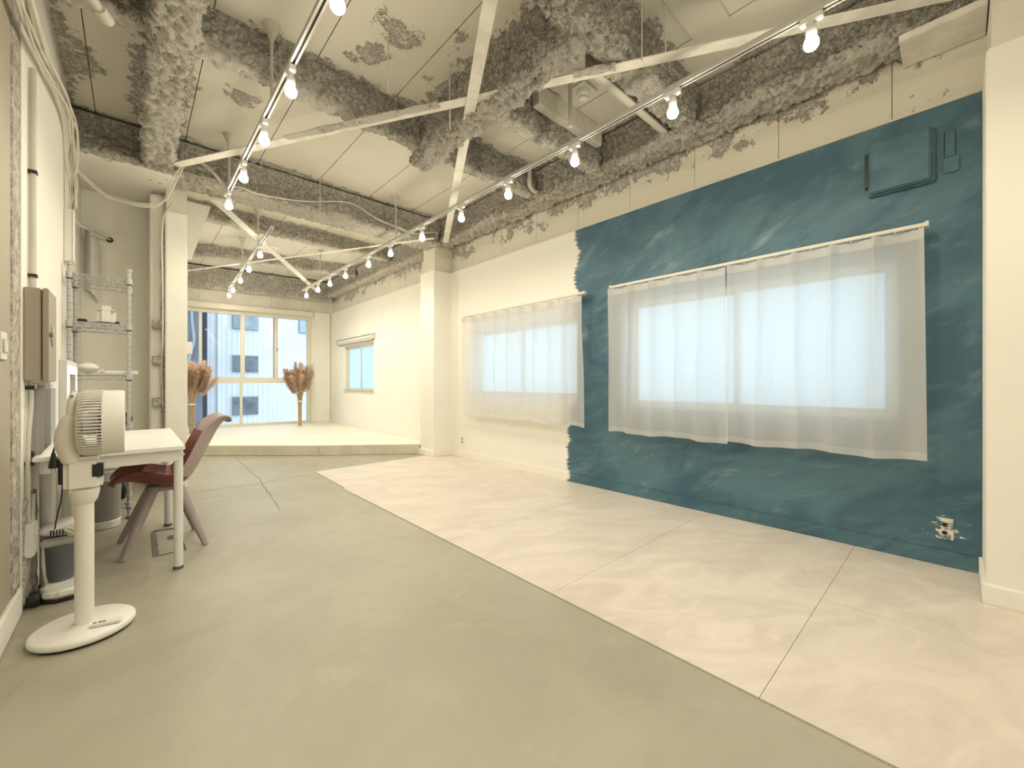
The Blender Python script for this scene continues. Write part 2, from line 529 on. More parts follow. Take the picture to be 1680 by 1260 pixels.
# ---- wall with rectangular holes in a y/z plane
def wall_yz(mb, x0, x1, y0, y1, z0, z1, holes):
    Ys = sorted({y0, y1, *[h[0] for h in holes], *[h[1] for h in holes]})
    Zs = sorted({z0, z1, *[h[2] for h in holes], *[h[3] for h in holes]})
    for i in range(len(Ys) - 1):
        for j in range(len(Zs) - 1):
            cy_, cz = (Ys[i] + Ys[i + 1]) / 2, (Zs[j] + Zs[j + 1]) / 2
            if any(h[0] < cy_ < h[1] and h[2] < cz < h[3] for h in holes): continue
            mb.box(x0, x1, Ys[i], Ys[i + 1], Zs[j], Zs[j + 1])
W2 = (.24, 2.09, .81, 1.80); W1 = (2.66, 4.42, .86, 1.74); W3 = (7.45, 8.95, .86, 1.82)
mb = MB(); wall_yz(mb, XR, 3.55, -.09, 4.96, 0, ZT, [W1, W2])
WR = st(mb.build('wall_right', M['tealwall'], smooth=False))
mb = MB(); wall_yz(mb, XF, 3.55, 5.32, 9.9, 0, ZT, [W3])
WRF = st(mb.build('wall_right_far', M['wall'], smooth=False))

# ---- overspray mask
BEAMS = []   # (ax,ay,bx,by,half width, strength)
BLOBS = [(635, 15, .13), (655, 48, .12), (612, 88, .12), (575, 92, .07), (668, 62, .1), (868, 45, .17), (770, 62, .10), (765, 105, .16), (800, 95, .12),
         (396, 152, .12), (384, 140, .09), (400, 172, .06), (740, 120, .10), (700, 130, .10), (150, 110, .12), (110, 95, .2), (60, 60, .25), (830, 55, .12)]
BLOBS = [(*on_z(x, y, ZS)[:2], r) for x, y, r in BLOBS]
def seg_dist(px, py, ax, ay, bx, by):
    dx, dy = bx - ax, by - ay; l = dx * dx + dy * dy
    t = max(0, min(1, ((px - ax) * dx + (py - ay) * dy) / l)) if l else 0
    return math.hypot(px - ax - t * dx, py - ay - t * dy)
def slab_paint(x, y):
    o = 0
    for (ax, ay, bx, by, hw, stg) in BEAMS:
        d = seg_dist(x, y, ax, ay, bx, by) - hw
        if d < .20: o = max(o, stg * (1 - max(d, 0) / .20) ** 1.5)
    nv = noise.noise(Vector((x * 4.5, y * 4.5, 1.3)))
    for (bx, by, r) in BLOBS:
        d = math.hypot(x - bx, y - by) / r
        if d < 1.6: o = max(o, (1.15 - .7 * d) * (.75 + nv * .8))
    nv2 = noise.noise(Vector((x * 2.1, y * 2.1, 7.7)))
    o *= 1 + .8 * noise.noise(Vector((x * 17, y * 17, 4.1)))
    return 1.2 - .95 * max(0, o * (1 + .9 * nv2 + .4 * nv))
B_LIST = [  # name, a, b, half width, z0, z1, label
    ('R', (3.255, -.1), (3.255, 4.97), .125, 2.97, 3.27),
    ('RF', (3.27, 5.30), (3.27, 9.72), .10, 2.96, 3.27),
    ('C1', (-.36, 5.03), (3.14, 5.03), .175, 2.95, 3.27),
    ('C2', (.42, 6.44), (3.18, 6.54), .075, 3.10, 3.30),
    ('C3', (.42, 8.47), (3.18, 7.96), .085, 3.10, 3.30),
    ('C4', (.42, 10.02 - .06), (3.30, 9.72 - .06), .15, 2.86, 3.27),
    ('C0', (-.36, 3.10), (3.14, 3.10), .06, 3.02, 3.30),
    ('C0R', (1.95, 2.265), (3.14, 2.265), .06, 2.97, 3.29),
    ('CM', (-.36, 1.415), (3.14, 1.415), .085, 2.985, 3.30),
    ('D', (1.855, 1.45), (1.855, 3.22), .085, 2.935, 3.29),
    ('B1', (.165, -.6), (.165, 4.87), .105, 2.955, 3.29),
]
for n_, a, b_, hw, z0, z1 in B_LIST: BEAMS.append((*a, *b_, hw, .95))
BEAMS.append((XL, 0, XL, 5.8, .02, .8))

def paint_grid(name, mat, fn, nu, nv, pfn, parent, extra=None):
    mb = MB(); mb.grid(fn, nu, nv)
    if extra: extra(mb)
    o = mb.build(name, mat, parent, smooth=True, angle=60)
    me = o.data
    at = me.attributes.new('paint', 'FLOAT', 'POINT')
    at.data.foreach_set('value', [pfn(*v.co) for v in me.vertices])
    return o

# ---- ceiling slab made of concrete panels with open joints
st(MB().box(-.55, 3.6, YB - .1, 10.3, ZS + .03, ZS + .25).build('ceiling', M['alc'], smooth=False))
CEIL = bpy.data.objects['ceiling']
xs = [-.45, -.23, .36, .945, 1.525, 2.11, 2.70, 3.28, 3.5]
yb = [YB, 1.415, 3.10, 5.03, 6.46, 8.2, 10.15]
for i in range(len(xs) - 1):
    for j in range(len(yb) - 1):
        x0, x1, y0, y1 = xs[i] + .003, xs[i + 1] - .003, yb[j] + .003, yb[j + 1] - .004
        stp = .024 if j in (1, 2) else .05
        nu, nv = max(2, int((x1 - x0) / stp)), max(2, int((y1 - y0) / stp))
        def fn(u, v, x0=x0, x1=x1, y0=y0, y1=y1):
            x, y = x0 + (x1 - x0) * u, y0 + (y1 - y0) * v
            p = slab_paint(x, y)
            d = max(0, .8 - p) * .02
            d *= .6 + noise.noise(Vector((x * 22, y * 22, .5)))
            return (x, y, ZS - max(0, d) if 0 < u < 1 and 0 < v < 1 else ZS)
        def ex(mb, x0=x0, x1=x1, y0=y0, y1=y1): mb.box(x0, x1, y0, y1, ZS + .0005, ZS + .028)
        paint_grid('ceiling_panel', M['slab'], fn, nu, nv, lambda x, y, z: slab_paint(x, y), CEIL, ex)

# ---- concrete panels above the plasterboard, right side
def alc_paint(x, y, z):
    d = 2.97 - z
    nv = noise.noise(Vector((y * 3.2, z * 5, 3.3))); nv2 = noise.noise(Vector((y * 9, z * 9, 5)))
    return .48 + max(0, d) * 2.9 + nv * .75 + nv2 * .45 + noise.noise(Vector((y * 24, z * 24, 2))) * .4
seams = [-.93, -.33, .27, .87, 1.47, 2.07, 2.675, 3.28, 3.88, 4.48, 5.08, 5.68, 6.28, 6.88, 7.48, 8.08, 8.68, 9.28, 9.9]
for i in range(1, len(seams) - 1):
    y0, y1 = seams[i] + .0018, seams[i + 1] - .0018
    X0 = 3.41 if y1 < 5.2 else 3.375
    paint_grid('wall_panel', M['slab'], lambda u, v, y0=y0, y1=y1, X0=X0: (X0, y0 + (y1 - y0) * u, ZT - .02 + (.70) * v), 26, 30, alc_paint,
               WR if y1 < 5.2 else WRF, lambda mb, y0=y0, y1=y1, X0=X0: mb.box(X0 + .0005, 3.55, y0, y1, ZT - .02, 3.32))

# ---- pillars
p1 = thing('pillar', 'cream boxed pillar between curtained window and platform', 'pillar', (3.24, 5.14, 0), kind='structure')
MB().box(3.09, 3.42, 4.955, 5.33, 0, ZT).build('casing', M['wall'], p1, bevel=.006)
MB().box(3.125, 3.42, 4.985, 5.30, ZT, 3.29).build('column_head', M['alc'], p1, bevel=.004)
MB().box(3.075, 3.42, 4.942, 5.345, 0, .09).build('skirting', M['wall'], p1, bevel=.004)
p2 = thing('pillar', 'cream boxed pillar right of the teal wall', 'pillar', (3.2, -.6, 0), kind='structure')
MB().box(2.95, 3.55, -1.3, -.092, 0, 2.61).build('casing', M['wall'], p2, bevel=.008)
MB().box(2.985, 3.55, -1.3, -.11, 2.61, 3.3).build('column_head', M['alc'], p2)
MB().box(2.934, 3.4, -1.3, -.079, 0, .095).build('skirting', M['wall'], p2, bevel=.004)

# ---- skirtings
st(MB().box(3.366, 3.381, -.08, 4.945, 0, .092).build('baseboard_right', M['tealwall'], bevel=.003))
st(MB().box(3.316, 3.331, 5.35, 9.76, ZP, ZP + .055).build('baseboard_right_far', M['wall'], bevel=.003))
# small bead along the top of the plasterboard
st(MB().box(3.371, 3.40, -.09, 4.95, ZT, ZT + .012).build('trim_1', M['alc'], bevel=.003))

# ---- left side walls
mb = MB()
mb.box(-.52, XL, 2.86, 5.85, 0, 3.3); mb.box(-.52, XL, YB, 1.3, 0, 3.3); mb.box(-.52, XL, 1.3, 2.86, 2.72, 3.3)
mb.box(-.52, -.46, 1.3, 2.86, 0, 2.72)
WL = st(mb.build('wall_left', M['wall'], smooth=False))
def rough(name, parent, x0, x1, y0, y1, z0, z1, amp=.012, stp=.03, mat='plaster', seed=0.0):
    mb = MB(); mb.box(x0, x1, y0, y1, z0, z1)
    me = bpy.data.meshes.new(name); me.from_pydata(mb.v, [], mb.f)
    bm = bmesh.new(); bm.from_mesh(me)
    n = int(max(x1 - x0, y1 - y0, z1 - z0) / stp)
    for ax, ln in ((0, x1 - x0), (1, y1 - y0), (2, z1 - z0)):
        c = max(0, int(ln / stp) - 1)
        if c:
            es = [e for e in bm.edges if abs((e.verts[0].co - e.verts[1].co)[ax]) > ln * .9]
            bmesh.ops.subdivide_edges(bm, edges=es, cuts=c, use_grid_fill=True)
    bm.normal_update()
    for v in bm.verts:
        q = v.co * 16 + Vector((seed, seed, seed))
        k = noise.fractal(q, 1.0, 2.0, 3)
        v.co += v.normal * (k * amp)
    bm.to_mesh(me); bm.free()
    me.polygons.foreach_set('use_smooth', [True] * len(me.polygons))
    me.materials.append(M[mat])
    o = bpy.data.objects.new(name, me); C.objects.link(o)
    if parent:
        o.parent = parent; o.matrix_parent_inverse = Matrix.Translation(-parent.location) if parent.parent is None else Matrix.Identity(4)
    return o
rough('broken_plaster_edge', WL, -.41, -.374, 2.70, 2.868, .13, 2.75, .005)
rough('torn_plaster', WL, -.40, -.36, 2.88, 3.2, .02, .5, .012, seed=4)
st(MB().box(-.50, -.366, YB, 2.865, 0, .125).build('baseboard_left', M['wall'], bevel=.006))
dr = thing('door_1', 'tan door panel at the left edge', 'door', (-.43, 2.2, .125), kind='structure')
MB().box(-.455, -.378, 1.6, 2.698, .126, 2.7).build('door_leaf', M['door'], dr, bevel=.003)
a = on_x(2, 541, -.37); b_ = on_x(12, 592, -.37)
mb = MB(); mb.box(-.378, -.370, a[1], b_[1], b_[2], a[2])
lp = mb.build('latch_plate', M['white'], dr, bevel=.006)
MB().box(-.371, -.364, a[1] + .02, b_[1] - .02, b_[2] + .03, a[2] - .03).build('latch', M['alu'], lp, bevel=.005)

# recess behind the wire rack
st(MB().box(-.52, .31, 5.80, 5.92, 0, 3.3).build('wall_recess', M['wall'], smooth=False))
st(MB().box(XL, .30, 4.90, 5.80, 2.935, 3.05).build('trim_2', M['wall'], bevel=.004))
pl = thing('plaster_pier', 'broken bare plaster strip beside the narrow cream post', 'wall', (.17, 5.5, 0), kind='structure')
rough('plaster_face', pl, .125, .24, 5.36, 5.79, 0, 2.9, .008, .03, 'wall', 2)
for z in (1.62, 1.27, .86): rough('plaster_ledge', pl, .14, .235, 5.30, 5.37, z - .05, z + .03, .018, .02, 'plaster', z)
rough('torn_edge', pl, .205, .245, 5.33, 5.38, .5, 2.6, .012, .02, 'plaster', 9)
ps = thing('post', 'narrow cream post behind the white desk', 'pillar', (.31, 5.3, 0), kind='structure')
MB().box(.232, .40, 5.20, 5.42, 0, 2.71).build('casing', M['wall'], ps, bevel=.006)
MB().box(.24, .40, 5.23, 5.42, 2.71, 2.96).build('column_head', M['alc'], ps)
MB().box(.395, .445, 5.27, 5.36, 1.33, 1.455).build('switch_box', M['white'], ps, bevel=.006)
st(MB().box(.17, .28, 5.43, 10.05, 0, 3.3).build('wall_partition', M['wall'], smooth=False))
st(MB().box(-.52, 3.6, YB - .1, YB, 0, 3.3).build('wall_back', M['wall'], smooth=False))
# the boxed wall around the back right so the room is closed
st(MB().box(3.40, 3.55, YB, -1.3, 0, 3.3).build('wall_right_rear', M['wall'], smooth=False))

# ---- platform
pf = thing('stage_platform', 'low cream platform in front of the tall window', 'platform', (2, 8, 0), kind='structure')
front = [(.40, 7.62), (1.96, 6.19), (3.068, 5.36)]
MB().prism([(.40, 7.62), (1.962, 6.192), (3.082, 5.338), (3.33, 5.338), (3.33, 9.75), (.40, 10.0)], ZP - .03, ZP).build('deck', M['platform'], pf, smooth=False)
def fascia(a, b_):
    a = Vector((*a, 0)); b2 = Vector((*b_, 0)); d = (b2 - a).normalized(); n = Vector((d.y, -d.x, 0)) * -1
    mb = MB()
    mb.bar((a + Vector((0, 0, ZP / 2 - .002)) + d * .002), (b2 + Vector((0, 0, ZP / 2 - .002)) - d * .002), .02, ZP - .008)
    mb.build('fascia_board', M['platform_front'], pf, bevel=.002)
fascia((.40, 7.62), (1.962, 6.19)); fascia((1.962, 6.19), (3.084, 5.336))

# ---- far wall (slightly skewed) and the tall window
FX0, FX1 = .28, 3.33
FD = Vector((FX1 - FX0, far_y(FX1) - far_y(FX0), 0)); FLEN = FD.length; FD.normalize()
FN = Vector((-FD.y, FD.x, 0))           # outwards
def FP(x, v, z):
    return Vector((x, far_y(x), z)) + FN * v
def fbox(mb, x0, x1, v0, v1, z0, z1):
    P = [FP(x0, v0, z0), FP(x1, v0, z0), FP(x1, v1, z0), FP(x0, v1, z0), FP(x0, v0, z1), FP(x1, v0, z1), FP(x1, v1, z1), FP(x0, v1, z1)]
    return mb.quad_box(P)
mb = MB(); fbox(mb, .28, 3.5, 0, .22, 2.50, 3.3); fbox(mb, 2.93, 3.5, 0, .22, 0, 2.50); fbox(mb, .28, 2.93, .0, .22, 0, ZP); fbox(mb, .28, .40, .0, .22, ZP, 2.5)
st(mb.build('wall_far', M['wall'], smooth=False))
WF = bpy.data.objects['wall_far']
for i, (xa, xb) in enumerate(((.40, .95), (.957, 1.55), (1.557, 2.15), (2.157, 2.75), (2.757, 3.32))):
    mb = MB(); fbox(mb, xa, xb, -.012, .0, 2.63, 2.95); mb.build('wall_panel', M['alc'], WF, smooth=False)
mb = MB(); fbox(mb, .40, 2.95, -.10, -.001, 2.50, 2.60); st(mb.build('trim_3', M['alu'], bevel=.004))
mb = MB(); fbox(mb, 2.98, 3.32, -.03, -.001, ZP, 2.62); st(mb.build('trim_4', M['wall'], bevel=.004))
w1 = thing('window_1', 'tall gridded window above the platform', 'window', FP(1.7, .05, ZP), kind='structure')
FR = [(.39, 2.93, .14, .20), (.39, 2.93, 2.43, 2.50), (2.85, 2.93, .20, 2.43), (.39, .47, .20, 2.43)]
mb = MB()
for (x0, x1, z0, z1) in FR: fbox(mb, x0, x1, .03, .13, z0, z1)
mb.build('frame', M['alu'], w1, bevel=.004)
mb = MB(); fbox(mb, .47, 2.85, .04, .12, 1.035, 1.15); mb.build('transom', M['alu'], w1, bevel=.004)
for (x0, x1, z0, z1) in ((.94, .985, 1.15, 2.43), (1.615, 1.69, 1.15, 2.43), (2.215, 2.285, 1.15, 2.43), (1.605, 1.65, .20, 1.035)):
    mb = MB(); fbox(mb, x0, x1, .035, .11, z0, z1); mb.build('mullion', M['alu'], w1, bevel=.004)
mb = MB(); fbox(mb, 2.205, 2.215, .05, .11, 1.15, 2.43); mb.build('gasket', M['greygasket'], w1)
mb = MB(); fbox(mb, 2.265, 2.28, .01, .035, 1.72, 1.78); mb.build('catch', M['greygasket'], w1)
for (x0, x1, z0, z1) in ((.47, .94, 1.15, 2.43), (.985, 1.615, 1.15, 2.43), (1.69, 2.205, 1.15, 2.43), (2.285, 2.85, 1.15, 2.43), (.47, 1.605, .2, 1.035), (1.65, 2.85, .2, 1.035)):
    mb = MB(); fbox(mb, x0, x1, .07, .076, z0, z1); mb.build('pane', M['clear'], w1, smooth=False)

# ---- windows in the right wall
def side_window(name, label, X0, hole, pane):
    y0, y1, z0, z1 = hole
    t = thing(name, label, 'window', (X0 + .1, (y0 + y1) / 2, z0), kind='structure')
    a, b2 = X0 + .06, X0 + .12
    mb = MB(); f = .035
    mb.box(a, b2, y0, y1, z0, z0 + f); mb.box(a, b2, y0, y1, z1 - f, z1); mb.box(a, b2, y0, y0 + f, z0 + f, z1 - f); mb.box(a, b2, y1 - f, y1, z0 + f, z1 - f)
    mb.build('frame', M['alu'], t, bevel=.003)
    ym = (y0 + y1) / 2
    for k, (ya, yc) in enumerate(((y0 + f, ym + .02), (ym - .02, y1 - f))):
        xo = a + .008 + k * .024; mb = MB(); q = .03
        za, zc = z0 + f, z1 - f
        mb.box(xo, xo + .02, ya, yc, za, za + q); mb.box(xo, xo + .02, ya, yc, zc - q, zc); mb.box(xo, xo + .02, ya, ya + q, za + q, zc - q); mb.box(xo, xo + .02, yc - q, yc, za + q, zc - q)
        s = mb.build('sash', M['alu'], t, bevel=.002)
        MB().box(xo + .008, xo + .012, ya + q, yc - q, za + q, zc - q).build('pane', M[pane], s, smooth=False)
    return t
side_window('window_2', 'frosted sliding window behind the shorter sheer curtain', XR, W1, 'frosted')
side_window('window_3', 'frosted sliding window behind the pair of sheer curtains', XR, W2, 'frosted')
side_window('window_4', 'small uncurtained sliding window above the platform', XF, W3, 'bluefrost')
mb = MB(); mb.box(XF - .012, XF + .06, W3[0] - .03, W3[1] + .03, W3[2] - .025, W3[2]); st(mb.build('trim_5', M['alu'], bevel=.003))

# ---- street and the building opposite
st(MB().box(-60, 80, 10.6, 70, -8.2, -8).build('street', M['road'], smooth=False))
bl = thing('apartment_building', 'white ribbed building seen through the tall window', 'building', (8, 33, -8))
mb = MB()
Pn = []
x = 3.55; k = 0
while x < 26:
    d = .0 if k % 2 == 0 else .018
    Pn.append((x, 33 - d)); Pn.append((x + .13, 33 - d)); x += .15; k += 1
for i in range(len(Pn) - 1):
    (xa, ya), (xb, yb2) = Pn[i], Pn[i + 1]; q = len(mb.v)
    mb.v += [(xa, ya, -8), (xb, yb2, -8), (xb, yb2, 14), (xa, ya, 14)]; mb.f.append((q, q + 1, q + 2, q + 3)); mb.m.append(0)
mb.box(3.55, 26, 33.06, 40, -8, 14)
mb.build('siding', M['siding'], bl, smooth=False)
def far_win(x0, x1, z0, z1, gm):
    o = MB().box(x0, x1, 32.86, 33.0, z0, z1).build('window', M['farframe'], bl, smooth=False)
    xm = x0 + (x1 - x0) * .34
    for (xa, xb) in ((x0 + .04, xm - .03), (xm + .03, x1 - .04)):
        MB().box(xa, xb, 32.83, 32.87, z0 + .05, z1 - .05).build('pane', M[gm], o, smooth=False)
far_win(4.9, 6.4, 1.75, 2.9, 'farglass'); far_win(4.9, 6.4, -1.15, .1, 'farglass'); far_win(4.9, 6.4, 4.65, 5.9, 'farblind'); far_win(9.0, 10.4, 4.7, 5.9, 'farblind')
for z in (-4.1, 7.5): far_win(4.9, 6.4, z, z + 1.2, 'farglass')
MB().cyl((4.1, 32.88, -8), (4.1, 32.88, 14), .06).build('downpipe', M['siding'], bl)
MB().box(3.55, 26, 32.7, 33.0, -2.3, -2.1).build('ledge', M['siding'], bl, smooth=False)
b2_ = thing('grey_building', 'dark grey building edge at the left of the tall window', 'building', (1.0, 30, -8))
MB().box(-7, 2.9, 29, 38, -8, 15).build('facade', M['darkwall'], b2_, smooth=False)
MB().box(1.2, 1.9, 28.9, 29.0, 1.5, 15).build('glazed_stair', M['farblind'], b2_, smooth=False)
MB().tube(smooth_path([(2.2, 28.85, 0), (2.3, 28.8, 2.4), (2.5, 28.8, 3.4), (2.4, 28.8, 5), (2.45, 28.8, 9)]), .07).build('pipe', M['farframe'], b2_)

# ================================================================== SPRAYED BEAMS
def wool_beam(name, label, a, b_, hw, z0, z1, stp=.018, amp=.016, seed=0.0, concave=.0, cap0=False, cap1=False, paint_lo=.76, paint_side=.16):
    a = Vector((*a, 0)); b2 = Vector((*b_, 0)); d = b2 - a; ln = d.length; d.normalize()
    s = Vector((d.y, -d.x, 0))
    prof = []     # (offset, z, nx, nz, paint)
    hz = z1 - z0; rc = min(.035, hw * .6)
    ns = max(3, int((hz - rc) / stp))
    for k in range(ns + 1):
        t = k / ns; z = z1 - (hz - rc) * t
        c = concave * math.sin(math.pi * min(1, t * 1.05)) if t < .95 else 0
        prof.append((-hw + c, z, -1, 0, paint_side + .25 * t ** 3))
    for k in range(1, 4):
        an = math.pi / 2 * k / 4
        prof.append((-hw + rc - rc * math.cos(an), z0 + rc - rc * math.sin(an), -math.cos(an), -math.sin(an), .3 + .5 * k / 4 * paint_lo))
    nb = max(2, int((2 * hw - 2 * rc) / stp))
    for k in range(nb + 1):
        prof.append((-hw + rc + (2 * hw - 2 * rc) * k / nb, z0, 0, -1, paint_lo))
    half = [p for p in prof if p[3] == 0 or (p[2] < 0 and p[3] < 0)]
    for p in reversed(half): prof.append((-p[0], p[1], -p[2], p[3], p[4]))
    nl = max(4, int(ln / stp)); npf = len(prof)
    mb = MB(); paint = []
    for i in range(nl + 1):
        base = a + d * (ln * i / nl)
        for (o, z, nx, nzv, pt) in prof:
            q = base + s * o + Vector((0, 0, z))
            v = Vector((q.x + seed, q.y, q.z))
            dn = noise.fractal(v * 22, .5, 2.1, 4) * amp * 1.45 + noise.noise(v * 5.5) * amp * .8
            taper = min(1, (z1 - z) / .03)
            q += (s * nx + Vector((0, 0, nzv))) * (dn * (.4 + .6 * taper))
            mb.v.append(tuple(q)); paint.append(pt + noise.noise(v * 3.1) * .38 + dn * 7)
    for i in range(nl):
        for j in range(npf - 1):
            k = i * npf + j
            mb.f.append((k, k + 1, k + npf + 1, k + npf)); mb.m.append(0)
    # lid and ends
    mb.f.append(tuple(reversed(range(npf)))); mb.m.append(0)
    e = nl * npf; mb.f.append(tuple(e + j for j in range(npf))); mb.m.append(0)
    o = mb.build(name, M['wool'], label=label, cat='beam', angle=80)
    o['kind'] = 'structure'
    at = o.data.attributes.new('paint', 'FLOAT', 'POINT')
    at.data.foreach_set('value', paint)
    return o
BL = {
    'R': 'sprayed edge beam along the top of the teal wall',
    'RF': 'sprayed edge beam above the small uncurtained window',
    'C1': 'broad sprayed beam crossing from cream post to boxed pillar',
    'C2': 'thin sprayed beam just past the broad cross beam',
    'C3': 'thin sprayed beam in the middle of the platform ceiling',
    'C4': 'deep sprayed beam above the tall window',
    'C0': 'slim sprayed cross beam passing behind the short lengthwise beam',
    'C0R': 'short sprayed beam between the lengthwise beam and the edge beam',
    'CM': 'wide sprayed cross beam at the top of the picture',
    'D': 'short lengthwise sprayed beam with a ragged free end',
    'B1': 'lengthwise sprayed beam hanging at the upper left',
}
for n_, a, b_, hw, z0, z1 in B_LIST:
    near = n_ in ('R', 'CM', 'D', 'C0R')
    wool_beam('ceiling_beam', BL[n_], a, b_, hw, z0, z1, .010 if near else .013 if n_ in ('C0', 'C1', 'B1') else .02,
              amp=.020 if n_ in ('R', 'D', 'CM', 'B1') else .014, seed=hash(n_) % 1 + len(n_) * 3.1 + ord(n_[0]),
              concave=.05 if n_ in ('R', 'RF', 'C1') else .015 if hw > .07 else 0)
# the dark slit between beam top and slab is open; hidden steel core carries the beam
for (nm, x0, x1, y0, y1, lb) in (('R', 3.19, 3.36, -.1, 4.95, 'steel core above the edge beam'), ):
    pass
# bare painted end of the edge beam near the right pillar
st(MB().box(3.12, 3.40, -.105, .22, 2.925, 2.965).build('trim_6', M['bar'], bevel=.004))

# ---- other steel overhead
MB().box(2.24, 3.05, 2.13, 2.20, 3.14, 3.298).build('steel_channel', M['bar'], bevel=.004, label='smooth painted steel channel under the slab near the sensor', cat='steel')
mb = MB(); mb.box(2.12, 3.12, 1.60, 1.612, 3.03, 3.15); mb.box(2.12, 3.12, 1.555, 1.60, 3.03, 3.045); mb.box(2.12, 3.12, 1.555, 1.60, 3.135, 3.15)
mb.build('steel_channel', M['alc'], bevel=.003, label='narrow painted angle beside the wide cross beam', cat='steel')
def brace(label, a, b_, wd=.075, th=.008, up=(0, 0, 1)):
    t = thing('brace_bar', label, 'brace', a)
    MB().bar(a, b_, wd, th, up).build('flat_bar', M['bar'], t, bevel=.001)
    return t
B1a, B1b = on_z(300, 266, 2.93), on_z(1480, 14, 2.93)
t = brace('long white diagonal bar crossing the near ceiling, upper left to right', on_z(288, 271, 2.972), on_z(1600, -18, 2.972), .075)
a = Vector(on_z(560, 206, 2.925)); b_ = Vector(on_z(700, 176, 2.925))
for (p, q) in (((470, 226), (720, 171)), ((940, 122), (1010, 109))):
    A, B = Vector(on_z(*p, 2.972)), Vector(on_z(*q, 2.972)); mbx = MB(); nseg = 30; pn = []
    d = (B - A).normalized(); s2_ = Vector((d.y, -d.x, 0))
    for i in range(nseg + 1):
        c = A.lerp(B, i / nseg); r = .036 * (.6 + .5 * noise.noise(c * 8)) * math.sin(math.pi * min(.93, max(.07, i / nseg))) ** .4
        pn.append(c + Vector((0, 0, .0)))
    mbx.tube(pn, [.034 + .012 * noise.noise(c * 14) for c in pn], 10)
    for i, v in enumerate(mbx.v):
        c = Vector(v); v2 = c + Vector((1, 1, 1)) * noise.noise(c * 40) * .006; mbx.v[i] = (v2.x, v2.y, 2.972 + (v2.z - 2.972) * .35)
    o = mbx.build('wool_clump', M['wool'], t, angle=80)
    at = o.data.attributes.new('paint', 'FLOAT', 'POINT'); at.data.foreach_set('value', [.62 + .3 * noise.noise(v.co * 5) for v in o.data.vertices])
t = brace('white diagonal bar rising past the short lengthwise beam', on_z(812, -40, 2.96), on_z(731, 398, 2.96), .075)
brace('thin white bar across the platform ceiling, low left to upper right', on_z(300, 445, 2.91), on_z(712, 391, 2.91), .05, .006)
t = brace('white bar descending toward the far right of the platform ceiling', on_z(352, 328, 2.91), on_z(523, 480, 2.91), .09, .008)
c = on_z(439, 409, 2.91)
MB().box(c[0] - .12, c[0] + .12, c[1] - .2, c[1] + .2, 2.915, 2.927).build('gusset_plate', M['bar'], t, bevel=.003)
# sloping white gusset behind the post
mb = MB(); P = [on_x(311, 413, .44), on_x(321, 335, .44)]
mb.quad_box([(.41, 5.46, 2.33), (.45, 5.46, 2.33), (.45, 6.0, 2.94), (.41, 6.0, 2.94), (.41, 5.46, 2.94), (.62, 5.46, 2.94), (.62, 6.0, 2.95), (.41, 6.0, 2.95)])
mb.build('gusset_board', M['wall'], smooth=False, label='white sloping board behind the narrow post under the beams', cat='board')

# ---- hanger rods
rods = [((637, 60), 2.93, 'thin rod hanging under the bare slab left of the diagonal bar'), ((525, 293), 2.85, 'thin rod hanging in front of the broad cross beam'),
        ((738, 105), 2.83, 'thin rod hanging left of the short lengthwise beam'), ((1053, 5), 2.955, 'thin rod meeting the long bar beside the wide cross beam'),
        ((1092, 0), 2.985, 'thin rod with a fixing clip right of the wide cross beam'), ((955, 214), 2.99, 'thin rod next to a lit bulb by the edge beam'),
        ((880, 160), 3.10, 'short thin rod below the steel channel')]
for (p, zb, lb) in rods:
    q = on_z(*p, ZS); t = thing('hanger_rod', lb, 'rod', q)
    MB().cyl((q[0], q[1], zb), (q[0], q[1], ZS), .0045, n=8).build('rod', M['conduit'], t)
    MB().cyl((q[0], q[1], ZS - .015), (q[0], q[1], ZS), .011, n=10).build('anchor', M['conduit'], t)
# ceiling sensor and patch plate
q = on_z(957, 158, 3.24); t = thing('smoke_sensor', 'round white ceiling sensor on a bracket among the beams', 'sensor', (q[0], q[1], ZS))
MB().lathe([(.055, -.02), (.055, -.045), (.045, -.06), (.035, -.065), (.033, -.085), (.02, -.09)], (q[0], q[1], ZS)).build('sensor_body', M['white'], t)
MB().box(q[0] - .08, q[0] + .08, q[1] - .07, q[1] + .07, ZS - .02, ZS - .001).build('base_plate', M['alc'], t, bevel=.004)
MB().cyl((q[0] - .12, q[1] + .03, 2.97), (q[0] - .12, q[1] + .03, ZS), .016, n=10).build('bracket_tube', M['conduit'], t)
pp = [on_z(*p, 3.294) for p in ((1050, 0), (1142, 58), (1112, 78), (1068, 30))]
pp = [(2.13, .95), (2.70, .95), (2.70, 1.17), (2.13, 1.17)]
MB().prism(pp, 3.282, 3.299).build('patch_board', M['alc'], smooth=False, label='thin board screwed under the slab at the top of the picture', cat='board')
# elbow pipe
q = on_x(872, 272, 3.03)
t = thing('drain_pipe', 'white elbow pipe behind the right light track', 'pipe', (3.0, q[1], 3.2))
MB().tube(smooth_path([(3.0, q[1], 3.29), (3.0, q[1], 3.12), (3.02, q[1] + .01, 3.075), (3.08, q[1] + .02, 3.05), (3.14, q[1] + .02, 3.05)], 5), .022, 14).build('pipe', M['conduit'], t)
MB().cyl((3.0, q[1], 3.10), (3.0, q[1], 3.13), .027).build('collar', M['conduit'], t)
# sprayed stub columns against the edge beam
for (xx, yy, lb) in ((3.17, 1.42, 'sprayed stub below the wide cross beam'),):
    pass

